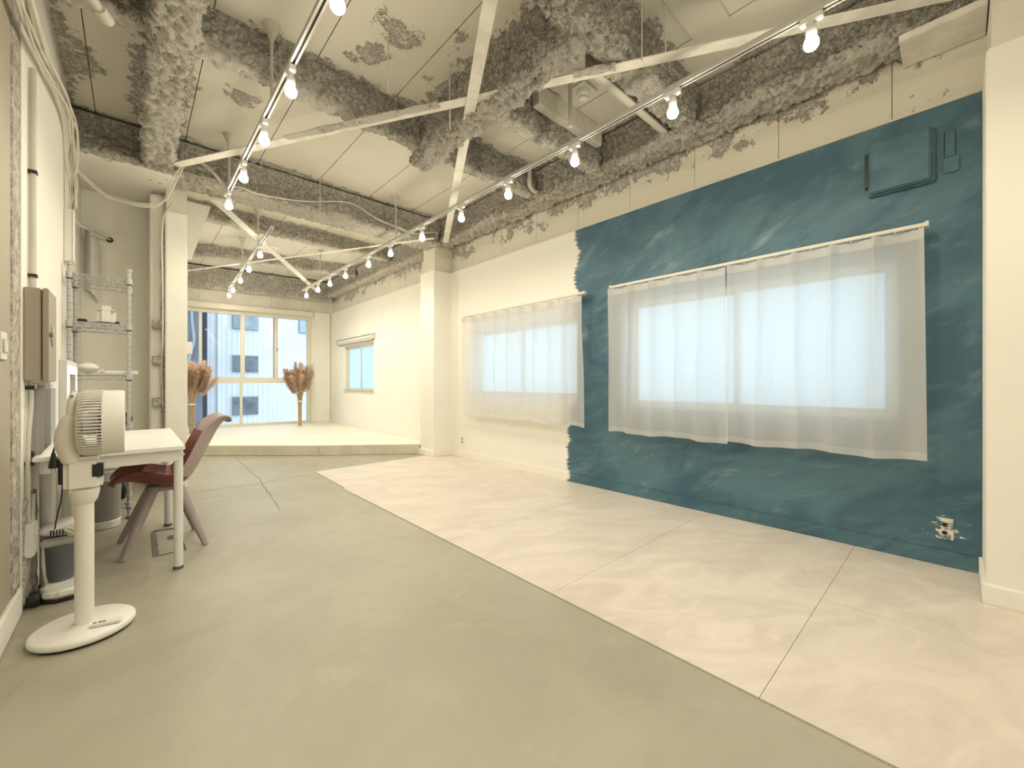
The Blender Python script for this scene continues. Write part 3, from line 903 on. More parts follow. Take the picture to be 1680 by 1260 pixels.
# ================================================================== LIGHT TRACKS AND LAMPS
def track(label, a, b_, stems):
    a = Vector(a); b2 = Vector(b_); d = (b2 - a).normalized(); s = Vector((d.y, -d.x, 0)); u = Vector((0, 0, 1))
    t = thing('light_track', label, 'light track', (a + b2) / 2)
    mb = MB()
    mb.bar(a + u * .014, b2 + u * .014, .034, .006)
    for k in (-1, 1): mb.bar(a + s * .0145 * k, b2 + s * .0145 * k, .005, .024)
    for k in (-1, 1): mb.bar(a + s * .010 * k - u * .0115, b2 + s * .010 * k - u * .0115, .008, .003)
    mb.build('rail', M['rail'], t, smooth=False)
    MB().bar(a + u * .005, b2 + u * .005, .022, .008).build('conductor_slot', M['slot'], t, smooth=False)
    for e, k in ((a, -1), (b2, 1)):
        MB().bar(e, e + d * .03 * k, .038, .034).build('end_cap', M['rail'], t, bevel=.002)
    for (x, y) in stems:
        MB().cyl((x, y, a.z + .017), (x, y, ZS - .09), .009, n=12).build('suspension_rod', M['conduit'], t)
        MB().lathe([(.011, -.115), (.014, -.09), (.045, -.012), (.05, 0)], (x, y, ZS - .001), n=20).build('ceiling_cone', M['conduit'], t)
    return t
LX, RX, LZ, RZ = .645, 2.355, 2.80, 2.785
track('left light track in the near room', (LX, -2.0, LZ), (LX, 4.62, LZ), [(LX, 2.94), (LX, 4.50), (LX, .8)])
track('long right light track running to the tall window', (RX, -2.0, RZ), (RX, 8.35, RZ), [(RX - .01, 4.62), (RX - .01, 7.36), (RX, .0)])
FA, FB = (1.17, 5.32, 2.815), (1.33, 9.35, 2.815)
track('left light track above the platform', FA, FB, [(1.203, 6.19), (1.252, 7.55)])

def make_lamp(loc, label):
    x, y, z = loc       # z = underside of rail
    t = thing('track_lamp', label, 'lamp', loc, group='lamps on the ceiling light tracks')
    MB().box(x - .016, x + .016, y - .045, y + .045, z - .035, z).build('adapter', M['white_metal'], t, bevel=.004)
    MB().box(x - .010, x + .010, y - .010, y + .010, z - .055, z - .030).build('joint', M['white_metal'], t, bevel=.002)
    MB().lathe([(.012, -.050), (.021, -.054), (.023, -.06), (.023, -.092), (.020, -.098)], loc, n=18).build('socket', M['white_metal'], t)
    b = MB().lathe([(.016, -.096), (.020, -.103), (.027, -.114), (.031, -.127), (.030, -.142), (.023, -.154), (.012, -.161), (.001, -.163)], loc, n=18).build('bulb', M['bulb'], t)
    ld = bpy.data.lights.new('bulb_light', 'SPOT'); ld.energy = LAMP_W; ld.color = LAMP_COL
    ld.spot_size = math.radians(172); ld.spot_blend = .72; ld.shadow_soft_size = .06
    lo = bpy.data.objects.new('bulb_light', ld); C.objects.link(lo); lo.parent = t; lo.location = (0, 0, -.172)
    return t
ORD = ['nearest', 'second', 'third', 'fourth', 'fifth', 'sixth', 'seventh', 'eighth', 'ninth', 'tenth', 'eleventh', 'farthest']
lamp0 = None
def lamp(loc, label):
    global lamp0
    if lamp0 is None:
        lamp0 = make_lamp(loc, label); return lamp0
    return dup(lamp0, loc, label)
for i, y in enumerate((1.80, 2.51, 3.14, 3.83, 4.52)):
    lamp((LX, y, LZ - .012), '%s lit bulb%s on the left near-room track' % (['nearest', 'second', 'third', 'fourth', 'farthest'][i], '' if i in (0, 4) else ' from the camera'))
for i, y in enumerate((.467, 1.145, 1.88, 2.60, 3.28, 4.02, 4.78, 5.43, 6.25, 6.92, 7.50, 8.15)):
    lamp((RX, y, RZ - .012), '%s lit bulb%s on the long right track' % (ORD[i], '' if i in (0, 11) else ' from the camera'))
for i, y in enumerate((6.06, 6.95, 7.80, 8.70, 9.27)):
    f_ = (y - FA[1]) / (FB[1] - FA[1])
    lamp((FA[0] + (FB[0] - FA[0]) * f_, y, 2.803), '%s lit bulb%s on the track above the platform' % (['nearest', 'second', 'third', 'fourth', 'farthest'][i], '' if i in (0, 4) else ' from the camera'))
for (x, y, z) in ((LX, 1.05, LZ), (LX, .3, LZ), (LX, -.5, LZ), (LX, -1.4, LZ), (RX, -1.0, RZ), (RX, -1.8, RZ)):  # unseen lamps added along both tracks as fill for the near room
    lamp((x, y, z - .012), 'unseen bulb added on a track overhead for fill light')

# ================================================================== CURTAINS
def curtain(label, y0, y1, z0, z1, npleat, X0=3.285, flare=.03, seed=0):
    rnd = random.Random(seed)
    t = thing('sheer_curtain', label, 'curtain', (X0, (y0 + y1) / 2, z0))
    ph = [rnd.uniform(-.35, .35) for _ in range(npleat + 2)]
    W = y1 - y0
    def fn(u, v):       # v: 0 bottom .. 1 top
        s = u * npleat
        yy = y0 + W * u + (u - .5) * flare * (1 - v) * 2
        k = (s + .12 * math.sin(s * 2.1 + seed) * (1 - v)) % 1.0
        pinch = math.exp(-((min(k, 1 - k)) / .07) ** 2)
        soft = math.cos(2 * math.pi * s + ph[int(min(s, npleat))] * (1 - v))
        dep = .050 * pinch * (.30 + .70 * v) + .015 * soft * (1.25 - .6 * v) + .008 * noise.noise(Vector((yy * 5 + seed, v * 2.5, 0)))
        z = z0 + (z1 - z0) * v + .008 * math.sin(s * 2.4 + seed) * (1 - v) - .010 * (1 - abs(2 * ((s + .5) % 1) - 1)) * (v ** 8)
        return (X0 - dep - .012 * (1 - v), yy, z)
    hb = .045 / (z1 - z0)
    MB().grid(lambda u, v: fn(u, hb + v * (1 - hb)), npleat * 16, 26).build('fabric', M['sheer'], t, angle=180)
    MB().grid(lambda u, v: fn(u, v * hb), npleat * 16, 3).build('hem', M['hem'], t, angle=180)
    MB().grid(lambda u, v: tuple(Vector(fn(u, .955 + v * .045)) - Vector((.0015, 0, 0))), npleat * 16, 3).build('heading_tape', M['hem'], t, angle=180)
    return t
curtain('left panel of the wide sheer curtain pair on the teal wall', 1.165, 2.19, .585, 1.918, 5, seed=3, flare=.01)
curtain('right panel of the wide sheer curtain pair on the teal wall', .125, 1.155, .595, 1.918, 5, seed=8, flare=.012)
curtain('shorter sheer curtain on the cream wall beside the pillar', 2.50, 4.49, .605, 1.914, 9, seed=5, flare=.02)
def crail(label, y0, y1, z, X0):
    t = thing('curtain_rail', label, 'curtain rail', (X0, (y0 + y1) / 2, z))
    mb = MB(); mb.box(X0 - .012, X0 + .012, y0, y1, z, z + .022); mb.box(X0 - .03, X0 - .014, y0, y1, z - .004, z + .016)
    mb.build('rail', M['alu'], t, bevel=.002)
    for y in (y0 + .06, (y0 + y1) / 2, y1 - .06):
        MB().box(X0 + .010, XR, y - .012, y + .012, z + .002, z + .026).build('bracket', M['alu'], t, bevel=.002)
    for e in (y0, y1):
        MB().box(X0 - .032, X0 + .014, e - .008, e + .008, z - .006, z + .024).build('end_cap', M['alu'], t, bevel=.003)
    n = int((y1 - y0) / .1)
    for i in range(n + 1):
        y = y0 + .03 + (y1 - y0 - .06) * i / n
        MB().cyl((X0 - .022, y, z - .014), (X0 - .022, y, z - .003), .003, n=6).build('glider', M['white'], t)
crail('white curtain rail above the wide pair of sheers', .115, 2.20, 1.925, 3.30)
crail('white curtain rail above the shorter sheer', 2.50, 4.52, 1.925, 3.30)
t = thing('roller_blind', 'rolled up blind above the small platform window', 'blind', (3.29, 8.3, 1.93))
MB().box(3.27, XF, 7.36, 9.25, 1.955, 1.97).build('headrail', M['alu'], t, bevel=.002)
MB().cyl((3.295, 7.42, 1.915), (3.295, 9.18, 1.915), .03, n=16).build('fabric_roll', M['paper'], t)
MB().box(3.288, 3.302, 7.42, 9.18, 1.845, 1.862).build('bottom_bar', M['tan'], t, bevel=.002)
MB().box(3.294, 3.296, 7.42, 9.18, 1.86, 1.90).build('fabric', M['paper'], t)
for y in (7.385, 9.215): MB().box(3.262, XF, y - .01, y + .01, 1.87, 1.957).build('bracket', M['alu'], t, bevel=.002)

# ================================================================== WALL FITTINGS
def socket(label, y, z, X0, mat):
    t = thing('wall_socket', label, 'socket', (X0, y, z))
    MB().box(X0 - .008, X0, y - .036, y + .036, z - .06, z + .06).build('plate', mat, t, bevel=.003)
    for dz in (-.022, .022):
        o = MB().box(X0 - .0095, X0 - .006, y - .016, y + .016, z + dz - .014, z + dz + .014).build('outlet', mat, t, bevel=.002)
        MB().lathe([(.0115, -.0015), (.0115, .001)], (X0 - .0095, y, z + dz), 'x', 16).build('slot', M['dark'], o)
socket('half painted wall socket low on the teal wall', .048, .215, XR, M['plate_painted'])
socket('small white wall socket by the boxed pillar', 4.68, .24, XR, M['white'])
t = thing('vent_cover', 'square cover painted over in teal near the wall top', 'vent cover', (XR, .23, 2.2))
MB().box(3.352, XR, .085, .375, 2.19, 2.50).build('housing', M['teal'], t, bevel=.006)
MB().box(3.330, 3.350, .10, .365, 2.20, 2.505).build('cover_plate', M['teal'], t, bevel=.008)
MB().box(3.355, XR, .375, .392, 2.25, 2.46).build('side_slot', M['dark'], t)
t = thing('wall_plate', 'slim teal painted plate right of the vent cover', 'wall plate', (XR, .02, 2.2))
MB().box(3.37, XR, -.01, .055, 2.22, 2.31).build('lower_plate', M['teal'], t, bevel=.004)
MB().box(3.374, XR, .005, .05, 2.31, 2.46).build('upper_plate', M['teal'], t, bevel=.004)

# ================================================================== DESK
DX0, DX1, DY0, DY1, DZ = -.345, .215, 2.915, 4.12, .69
t = thing('desk', 'white rectangular desk against the left wall', 'desk', (-.07, 3.5, 0))
MB().box(DX0, DX1, DY0, DY1, DZ - .022, DZ).build('tabletop', M['table'], t, bevel=.003)
mb = MB(); mb.box(DX0 + .03, DX1 - .02, DY0 + .025, DY0 + .045, DZ - .085, DZ - .022); mb.box(DX0 + .03, DX1 - .02, DY1 - .045, DY1 - .025, DZ - .085, DZ - .022)
mb.box(DX0 + .02, DX0 + .04, DY0 + .03, DY1 - .03, DZ - .085, DZ - .022); mb.box(DX1 - .035, DX1 - .018, DY0 + .03, DY1 - .03, DZ - .085, DZ - .022)
mb.build('apron', M['white_metal'], t, bevel=.002)
for (x, y) in ((.188, 2.965), (.188, 3.905), (-.328, 3.16), (-.328, 4.05)):
    lg = MB().cyl((x, y, .012), (x, y, DZ - .024), .021, n=20).build('leg', M['white_metal'], t)
    MB().lathe([(.022, 0), (.025, .004), (.025, .012), (.021, .016)], (x, y, 0), n=20).build('foot', M['foot'], lg)
    MB().cyl((x + .016, y - .018, DZ - .05), (x + .022, y - .025, DZ - .05), .006, n=10).build('bolt', M['white_metal'], lg)

# ================================================================== CHAIR
t = thing('shell_chair', 'mauve shell chair with maroon seat tucked under the desk', 'chair', (.15, 3.49, 0))
CYc = 3.49
prof = [(-.090, .425), (-.078, .442), (-.02, .448), (.06, .425), (.14, .400), (.205, .395), (.262, .43), (.305, .50), (.345, .585), (.385, .675), (.42, .745), (.45, .785), (.478, .792), (.492, .780)]
wid = [.13, .165, .205, .225, .232, .235, .232, .226, .218, .208, .196, .180, .165, .150]
def cs(u):
    s = u * (len(prof) - 1); i = min(int(s), len(prof) - 2); f_ = s - i
    def cr(A, k):
        g = lambda j: A[max(0, min(len(A) - 1, j))][k] if k is not None else A[max(0, min(len(A) - 1, j))]
        p0, p1, p2, p3 = g(i - 1), g(i), g(i + 1), g(i + 2)
        return .5 * (2 * p1 + (p2 - p0) * f_ + (2 * p0 - 5 * p1 + 4 * p2 - p3) * f_ ** 2 + (3 * p1 - p0 - 3 * p2 + p3) * f_ ** 3)
    return cr(prof, 0), cr(prof, 1), cr(wid, None)
def shell(u, v, off=0.0):
    x, z, wd = cs(u); e = .004
    xa, za, _ = cs(max(0, u - e)); xb, zb, _ = cs(min(1, u + e))
    tx, tz = xb - xa, zb - za; l = math.hypot(tx, tz) or 1; nx, nzv = -tz / l, tx / l     # normal towards the sitter
    k = abs(v) ** 2.6
    seatw = max(0, min(1, (u - .05) / .12)) * max(0, min(1, (.98 - u) / .25))
    lift = (.070 if u < .45 else .072) * k * seatw
    sag = .012 * (1 - v * v)
    return Vector((x + nx * (lift - sag + off), CYc + wd * v, z + nzv * (lift - sag + off)))
def shell_part(name, mat, u0, u1, v1, o0, o1, par, nu=26, nv=24):
    mb = MB()
    mb.grid(lambda a, b: shell(u0 + (u1 - u0) * a, (2 * b - 1) * v1, o1), nu, nv)
    k = len(mb.v)
    mb.grid(lambda a, b: shell(u0 + (u1 - u0) * a, (2 * b - 1) * v1, o0), nu, nv)
    n1 = nv + 1
    for q in range(len(mb.f) // 2, len(mb.f)): mb.f[q] = tuple(reversed(mb.f[q]))
    ring = [i * n1 for i in range(nu + 1)] + [nu * n1 + j for j in range(1, n1)] + [i * n1 + nv for i in range(nu - 1, -1, -1)] + [j for j in range(nv - 1, 0, -1)]
    for i in range(len(ring)):
        a, b = ring[i], ring[(i + 1) % len(ring)]
        mb.f.append((a, b, b + k, a + k)); mb.m.append(0)
    bm = None
    return mb.build(name, mat, par, angle=50)
shell_part('seat', M['maroon'], 0, .46, 1.0, -.006, .003, t)
shell_part('backrest', M['mauve'], .46, 1.0, 1.0, -.006, .003, t)
shell_part('cushion', M['maroon'], .03, .70, .90, .003, .024, t)
hub = Vector((.14, CYc, .355))
MB().box(.06, .24, CYc - .075, CYc + .075, .352, .386).build('under_bracket', M['mauve_leg'], t, bevel=.01)
for (x, y) in ((-.047, 3.288), (-.062, 3.70), (.346, 3.28), (.327, 3.685)):
    top = Vector((.095 if x < .1 else .215, CYc - .05 if y < CYc else CYc + .05, .372))
    ft = Vector((x, y, 0))
    d = (ft - top)
    mb = MB(); mb.tube([top + d * f_ for f_ in (0, .12, .5, .985)], [.030, .031, .026, .0185], 14)
    for i, v in enumerate(mb.v):
        if v[2] < .03: mb.v[i] = (v[0], v[1], .003)
    mb.build('leg', M['mauve_leg'], t)

# ================================================================== PEDESTAL FAN
fx, fy = -.149, 2.475
t = thing('pedestal_fan', 'white pedestal fan standing in front of the desk', 'fan', (fx, fy, 0))
MB().lathe([(.150, .0), (.153, .006), (.150, .010)], (fx, fy, 0), n=56).build('base_gasket', M['dark'], t)
MB().lathe([(.150, .008), (.158, .012), (.160, .018), (.158, .030), (.150, .036), (.05, .037), (.034, .040)], (fx, fy, 0), n=56).build('base', M['white'], t, angle=50)
MB().cyl((fx, fy, .036), (fx, fy, .56), .0295, n=28).build('pole', M['white'], t)
MB().lathe([(.030, .535), (.040, .552), (.046, .58), (.047, .60)], (fx, fy, 0), n=28).build('collar', M['white'], t)
mb = MB(); mb.box(fx - .058, fx + .056, fy - .05, fy + .05, .592, .735)
hs = mb.build('control_box', M['white'], t, bevel=.018, seg=3)
MB().box(fx + .022, fx + .0575, fy - .052, fy + .03, .648, .705).build('display', M['dark'], hs, bevel=.003)
# yoke behind the head
mb = MB()
def yoke(u, v):
    zc = .715 + .20 * u
    a = 2 * math.pi * v
    rx = .030 + .010 * math.sin(math.pi * min(1, u * 1.2)) ; ry = .056
    xc = fx - .035 - .012 * math.sin(math.pi * u)
    k = 1 if u < .85 else math.sqrt(max(0.02, 1 - ((u - .85) / .155) ** 2))
    return (xc + rx * k * math.cos(a), fy + ry * k * math.sin(a), zc)
mb.grid(yoke, 22, 26); mb.build('yoke', M['white'], t, angle=60)
mb = MB()
mb.grid(lambda u, v: (fx - .036 + (.018 * (1 - .5 * u ** 3)) * math.cos(2 * math.pi * v) + .004 * u, fy + .03 * (1 - .6 * u ** 3) * math.sin(2 * math.pi * v), .90 + .105 * u), 10, 16)
hd = mb.build('carry_lug', M['white'], t, angle=60)
MB().cyl((fx - .034, fy - .022, .985), (fx - .034, fy - .028, .985), .004, n=10).build('screw', M['dark'], hd)
MB().lathe([(.0, .995), (.010, 1.003), (.013, 1.006)], (fx - .030, fy, 0), n=12).build('lug_cap', M['white'], hd)
# head: drum along +x
hx0, hx1, hz, R = fx - .022, fx + .122, .872, .136
MB().lathe([(R * .985, .075), (R, .075), (R, .130), (R * .985, .142), (R * .93, .144), (R * .92, .132), (R * .92, .075)], (fx - .02, fy, hz), 'x', 56).build('front_drum', M['white'], t, angle=40)
MB().lathe([(.02, -.002), (R * .62, -.002), (R * .80, .004), (R * .80, .008), (R * .5, .012)], (fx - .02, fy, hz), 'x', 40).build('rear_cover', M['white'], t)
MB().lathe([(.04, .01), (.05, .02), (.05, .09), (.03, .1)], (fx - .02, fy, hz), 'x', 24).build('motor', M['white_metal'], t)
# rear grille: 60 curved slats
def slat_mesh():
    mb = MB(); pr_ = [(R * .80, .003), (R * .93, .008), (R * .985, .022), (R * .995, .05), (R * .995, .078)]
    for k in range(len(pr_) - 1):
        (ra, xa), (rb, xb) = pr_[k], pr_[k + 1]
        mb.bar((xa, 0, ra), (xb, 0, rb), .0048, .006, up=(0, 0, 1) if abs(xb - xa) > abs(rb - ra) else (1, 0, 0))
    return mb
s0 = slat_mesh().build('grille_slat', M['white'], None, smooth=False)
ctr = Vector((fx - .02, fy, hz))
for k in range(64):
    o = s0 if k == 0 else s0.copy()
    if k: C.objects.link(o)
    o.parent = t; o.matrix_parent_inverse = Matrix.Translation(-t.location)
    o.matrix_basis = Matrix.Translation(ctr) @ Matrix.Rotation(2 * math.pi * k / 64, 4, 'X')
for k in range(7):
    mb = MB(); an = 2 * math.pi * k / 7
    P = []
    for i in range(7):
        f_ = i / 6; r = .04 + (R * .88 - .04) * f_; w_ = .055 * (.5 + .8 * f_ - .35 * f_ * f_)
        a0 = an + .5 * f_
        e = Vector((0, math.cos(a0), math.sin(a0))); s2_ = Vector((0, -math.sin(a0), math.cos(a0)))
        P.append((ctr + Vector((.075, 0, 0)) + e * r - s2_ * w_ / 2 + Vector((-.015, 0, 0)), ctr + Vector((.075, 0, 0)) + e * r + s2_ * w_ / 2 + Vector((.015, 0, 0))))
    for i in range(6):
        q = len(mb.v); a, b = P[i]; c2, d2 = P[i + 1]
        for off in (Vector((0, 0, 0)), Vector((.002, 0, 0))): mb.v += [tuple(a + off), tuple(b + off), tuple(d2 + off), tuple(c2 + off)]
        for z in ((3, 2, 1, 0), (4, 5, 6, 7), (0, 1, 5, 4), (1, 2, 6, 5), (2, 3, 7, 6), (3, 0, 4, 7)): mb.f.append(tuple(q + i2 for i2 in z)); mb.m.append(0)
    mb.build('blade', M['white_metal'], t)
MB().lathe([(.0, .125), (.03, .128), (.032, .136), (.0, .140)], ctr, 'x', 20).build('front_boss', M['white'], t)
mb = MB()
for k in range(40):
    an = 2 * math.pi * k / 40
    e = Vector((0, math.cos(an), math.sin(an)))
    mb.bar(ctr + Vector((.132, 0, 0)) + e * .028, ctr + Vector((.136, 0, 0)) + e * R * .94, .003, .006, up=(1, 0, 0))
mb.build('front_grille', M['white'], t, smooth=False)
# remote lying on the base
t = thing('remote_control', 'small white remote lying on the fan base', 'remote', (-.06, 2.40, .037))
c = Vector(on_z(174, 1024, .037)); A = Vector(on_z(149, 1028, .037)); B = Vector(on_z(200, 1018, .037))
MB().bar(A + Vector((0, 0, .0065)), B + Vector((0, 0, .0065)), .036, .010).build('case', M['white'], t, bevel=.003)
for f_ in (.12, .3, .42):
    q = A.lerp(B, f_); MB().cyl((q.x, q.y, .0475), (q.x, q.y, .0505), .006, n=14).build('button', M['greygasket'], t)

# ================================================================== WIRE RACK
t = thing('wire_rack', 'tall chrome wire shelving rack behind the desk', 'rack', (-.18, 4.5, 0))
rx0, rx1, ry0, ry1 = -.335, -.022, 4.31, 4.72
for (x, y) in ((rx0, ry0), (rx1, ry0), (rx0, ry1), (rx1, ry1)):
    po = MB().cyl((x, y, .012), (x, y, 1.89), .0125, n=14).build('post', M['chrome'], t)
    mb = MB()
    for k in range(36): mb.lathe([(.0126, .06 + k * .05), (.0134, .062 + k * .05), (.0126, .064 + k * .05)], (x, y, 0), n=12)
    mb.build('grooves', M['greygasket'], po)
    MB().lathe([(.013, 1.885), (.018, 1.888), (.018, 1.905), (.012, 1.912)], (x, y, 0), n=14).build('cap', M['chrome'], po)
    MB().lathe([(.020, 0), (.020, .012), (.013, .02)], (x, y, 0), n=14).build('foot', M['foot'], po)
for z in (1.83, 1.48, 1.10, .70, .12):
    sh = None
    mb = MB()
    for dz in (0, .032):
        for (a, b) in (((rx0, ry0), (rx1, ry0)), ((rx0, ry1), (rx1, ry1)), ((rx0, ry0), (rx0, ry1)), ((rx1, ry0), (rx1, ry1))):
            mb.cyl((*a, z + dz - .032), (*b, z + dz - .032), .0042, n=8)
    sh = mb.build('shelf_frame', M['chrome'], t)
    for y in (ry0, ry1):
        mb = MB(); n = 12; P = [(rx0 + (rx1 - rx0) * k / n, y, z - .030 + (.026 if k % 2 else 0)) for k in range(n + 1)]
        mb.tube(P, .003, 6)
        mb.build('zigzag', M['chrome'], sh)
    mb = MB()
    for k in range(1, 12):
        x = rx0 + (rx1 - rx0) * k / 12; mb.cyl((x, ry0, z + .003), (x, ry1, z + .003), .0024, n=6)
    for k in range(1, 4):
        y = ry0 + (ry1 - ry0) * k / 4; mb.cyl((rx0, y, z), (rx1, y, z), .003, n=6)
    mb.build('wire_deck', M['chrome'], sh)
    for (x, y) in ((rx0, ry0), (rx1, ry0), (rx0, ry1), (rx1, ry1)):
        MB().lathe([(.014, z - .04), (.019, z - .036), (.018, z + .006), (.014, z + .01)], (x, y, 0), n=14).build('corner_sleeve', M['chrome'], sh)
        MB().lathe([(.013, z - .046), (.0165, z - .045), (.0165, z - .038), (.013, z - .037)], (x, y, 0), n=14).build('clip', M['dark'], sh)
MB().box(-.215, -.165, ry0 - .006, ry0 - .002, 1.80, 1.825).build('name_plate', M['tan'], t, bevel=.001)
# things on the rack
t = thing('white_canister', 'rounded white box on the second rack shelf', 'box', (-.15, 4.55, 1.486))
MB().box(-.205, -.10, 4.46, 4.62, 1.486, 1.64).build('body', M['white'], t, bevel=.028, seg=4)
MB().box(-.207, -.098, 4.458, 4.622, 1.60, 1.606).build('lid_seam', M['alu'], t, bevel=.001)
t = thing('black_charger', 'black charger with plug on the second rack shelf', 'charger', (-.25, 4.38, 1.486))
MB().box(-.30, -.25, 4.36, 4.42, 1.486, 1.512).build('body', M['dark'], t, bevel=.005)
MB().tube(smooth_path([(-.25, 4.39, 1.492), (-.2, 4.37, 1.492), (-.14, 4.38, 1.495), (-.10, 4.36, 1.49)]), .004, 6).build('lead', M['dark'], t)
MB().box(-.10, -.075, 4.345, 4.375, 1.486, 1.506).build('plug', M['dark'], t, bevel=.003)
t = thing('white_pouch', 'soft pale pouch on the third rack shelf', 'pouch', (-.25, 4.45, 1.107))
mb = MB(); mb.grid(lambda u, v: (-.25 + .062 * math.sin(math.pi * u) ** .6 * math.cos(2 * math.pi * v) * 1.0 + .004 * noise.noise(Vector((u * 5, v * 7, 1))), 4.45 + .085 * math.sin(math.pi * u) ** .6 * math.sin(2 * math.pi * v), 1.106 + .085 * (1 - u) ** .8), 14, 22)
mb.build('body', M['paper'], t, angle=70)
MB().cyl((-.19, 4.41, 1.115), (-.165, 4.40, 1.135), .012, .008, n=10).build('tied_end', M['paper'], t)
t = thing('white_tray', 'flat white tray on the third rack shelf', 'tray', (-.09, 4.42, 1.107))
mb = MB(); mb.box(-.155, .03, 4.335, 4.60, 1.106, 1.112); mb.box(-.155, .03, 4.335, 4.341, 1.112, 1.132); mb.box(-.155, .03, 4.594, 4.60, 1.112, 1.132); mb.box(-.155, -.149, 4.341, 4.594, 1.112, 1.132); mb.box(.024, .03, 4.341, 4.594, 1.112, 1.132)
mb.build('body', M['paper'], t, bevel=.002)
MB().box(-.13, .0, 4.37, 4.56, 1.1125, 1.124).build('folded_sheet', M['white'], t, bevel=.003)
t = thing('black_headset_case', 'round black case on a rack shelf behind the fan', 'case', (-.05, 4.42, .706))
MB().lathe([(.02, -.028), (.045, -.024), (.05, 0), (.045, .024), (.02, .028)], (-.05, 4.43, .757), 'y', 26).build('body', M['dark'], t)
MB().lathe([(.012, -.032), (.02, -.031), (.02, -.026)], (-.05, 4.43, .757), 'y', 16).build('clasp', M['greygasket'], t)
for k, (x, y, lb) in enumerate(((-.06, 4.40, 'dark crumpled bag hanging low in the rack'),)):
    t = thing('dark_bag', lb, 'bag', (x, y, .127))
    rough('body', t, -.11, -.045, 4.37, 4.56, .140, .36, .02, .025, 'dark', 3)
    MB().tube(smooth_path([(-.07, 4.40, .34), (-.06, 4.38, .43), (-.05, 4.45, .45), (-.06, 4.52, .34)]), .006, 6).build('strap', M['dark'], t)
# waste bin
t = thing('waste_bin', 'grey waste bin with white rims under the desk end', 'bin', (-.155, 4.18, 0))
MB().lathe([(.085, .05), (.096, .34)], (-.155, 4.18, 0), n=36).build('body', M['greybin'], t, angle=60)
MB().lathe([(.090, .335), (.099, .34), (.099, .405), (.092, .41), (.088, .405), (.086, .34)], (-.155, 4.18, 0), n=36).build('upper_rim', M['white'], t)
MB().lathe([(.080, .0), (.088, .004), (.092, .05), (.085, .055)], (-.155, 4.18, 0), n=36).build('lower_rim', M['white'], t)

# ================================================================== ON AND AROUND THE DESK
t = thing('vanity_mirror', 'rectangular mirror with a glowing white border on the desk', 'mirror', (-.275, 3.55, DZ))
def mq(mb, y0, y1, z0, z1, x0, x1): mb.box(x0, x1, y0, y1, z0, z1)
my0, my1 = 3.27, 3.80
MB().box(-.293, -.262, my0, my1, DZ + .02, 1.165).build('frame', M['white_metal'], t, bevel=.002)
mb = MB(); e = .04
mb.box(-.262, -.2595, my0 + .02, my1 - .02, 1.09, 1.135); mb.box(-.262, -.2595, my0 + .02, my0 + .10, DZ + .06, 1.09); mb.box(-.262, -.2595, my1 - .10, my1 - .02, DZ + .06, 1.09)
mb.build('light_border', M['ledstrip'], t, smooth=False)
MB().box(-.262, -.260, my0 + .10, my1 - .10, DZ + .06, 1.09).build('glass', M['mirror'], t, smooth=False)
MB().box(-.32, -.22, my0 + .1, my1 - .1, DZ, DZ + .02).build('stand', M['white_metal'], t, bevel=.003)
t = thing('silver_panel', 'brushed silver cabinet under the tan breaker box', 'cabinet', (-.33, 3.2, DZ))
MB().box(-.362, -.298, 3.02, 3.22, DZ, 1.03).build('body', M['silver'], t, bevel=.018, seg=4)
MB().box(-.364, -.296, 3.018, 3.222, 1.03, 1.045).build('lid', M['white'], t, bevel=.003)
t = thing('tablet', 'thin white sheet leaning on the desk by the silver cabinet', 'sheet', (-.30, 3.0, DZ))
mb = MB(); mb.quad_box([(-.325, 2.95, DZ), (-.315, 2.95, DZ), (-.275, 3.04, DZ), (-.285, 3.04, DZ), (-.325, 2.955, DZ + .004), (-.315, 2.955, DZ + .004), (-.262, 3.05, DZ + .085), (-.272, 3.05, DZ + .085)])
mb.build('sheet', M['paper'], t)
t = thing('plug_adapter', 'black power plug hanging off the desk corner behind the fan', 'plug', (-.25, 2.86, .6))
MB().lathe([(.004, .105), (.008, .09), (.016, .045), (.018, .03), (.010, .026)], (-.272, 2.855, .615), n=14).build('plug', M['dark'], t)
for dx in (-.006, .006): MB().box(-.272 + dx - .0015, -.272 + dx + .0015, 2.852, 2.858, .622, .642).build('pin', M['chrome'], t)
MB().box(-.258, -.225, 2.845, 2.875, .56, .70).build('adapter', M['dark'], t, bevel=.005)
MB().tube(smooth_path([(-.272, 2.855, .72), (-.262, 2.88, .76), (-.245, 2.885, .73), (-.243, 2.862, .70)]), .004, 7).build('lead', M['dark'], t)
MB().tube(smooth_path([(-.243, 2.86, .56), (-.25, 2.87, .48), (-.262, 2.89, .42), (-.275, 2.93, .34)]), .003, 6).build('cable', M['dark'], t)
# vacuum cleaner
t = thing('vacuum_cleaner', 'white upright vacuum cleaner behind the fan pole', 'vacuum', (-.26, 3.0, 0))
def body(u, v):
    a = 2 * math.pi * v
    x = -.335 + .15 * u
    h = .025 + .075 * u ** .8
    zc = .315 + .02 * u
    return (x, 3.02 + .07 * math.sin(math.pi * (.15 + .7 * u)) * math.cos(a), zc + h * .6 * math.sin(a))
mb = MB(); mb.grid(body, 18, 22); bd = mb.build('motor_body', M['white'], t, angle=60)
for k in range(7): MB().box(-.292 + k * .010, -.288 + k * .010, 2.948, 2.956, .30, .33).build('vent_slot', M['dark'], bd)
MB().tube(smooth_path([(-.20, 3.02, .36), (-.205, 3.02, .45), (-.215, 3.02, .55), (-.22, 3.03, .64)]), [.035] * 7 + [.03] * 6 + [.022] * 6, 16).build('handle', M['white'], t)
MB().box(-.325, -.20, 2.965, 3.075, .245, .285).build('collar', M['silver'], t, bevel=.008)
MB().lathe([(.048, .07), (.054, .10), (.060, .245)], (-.262, 3.02, 0), n=24).build('dust_bin', M['bin_glass'], t)
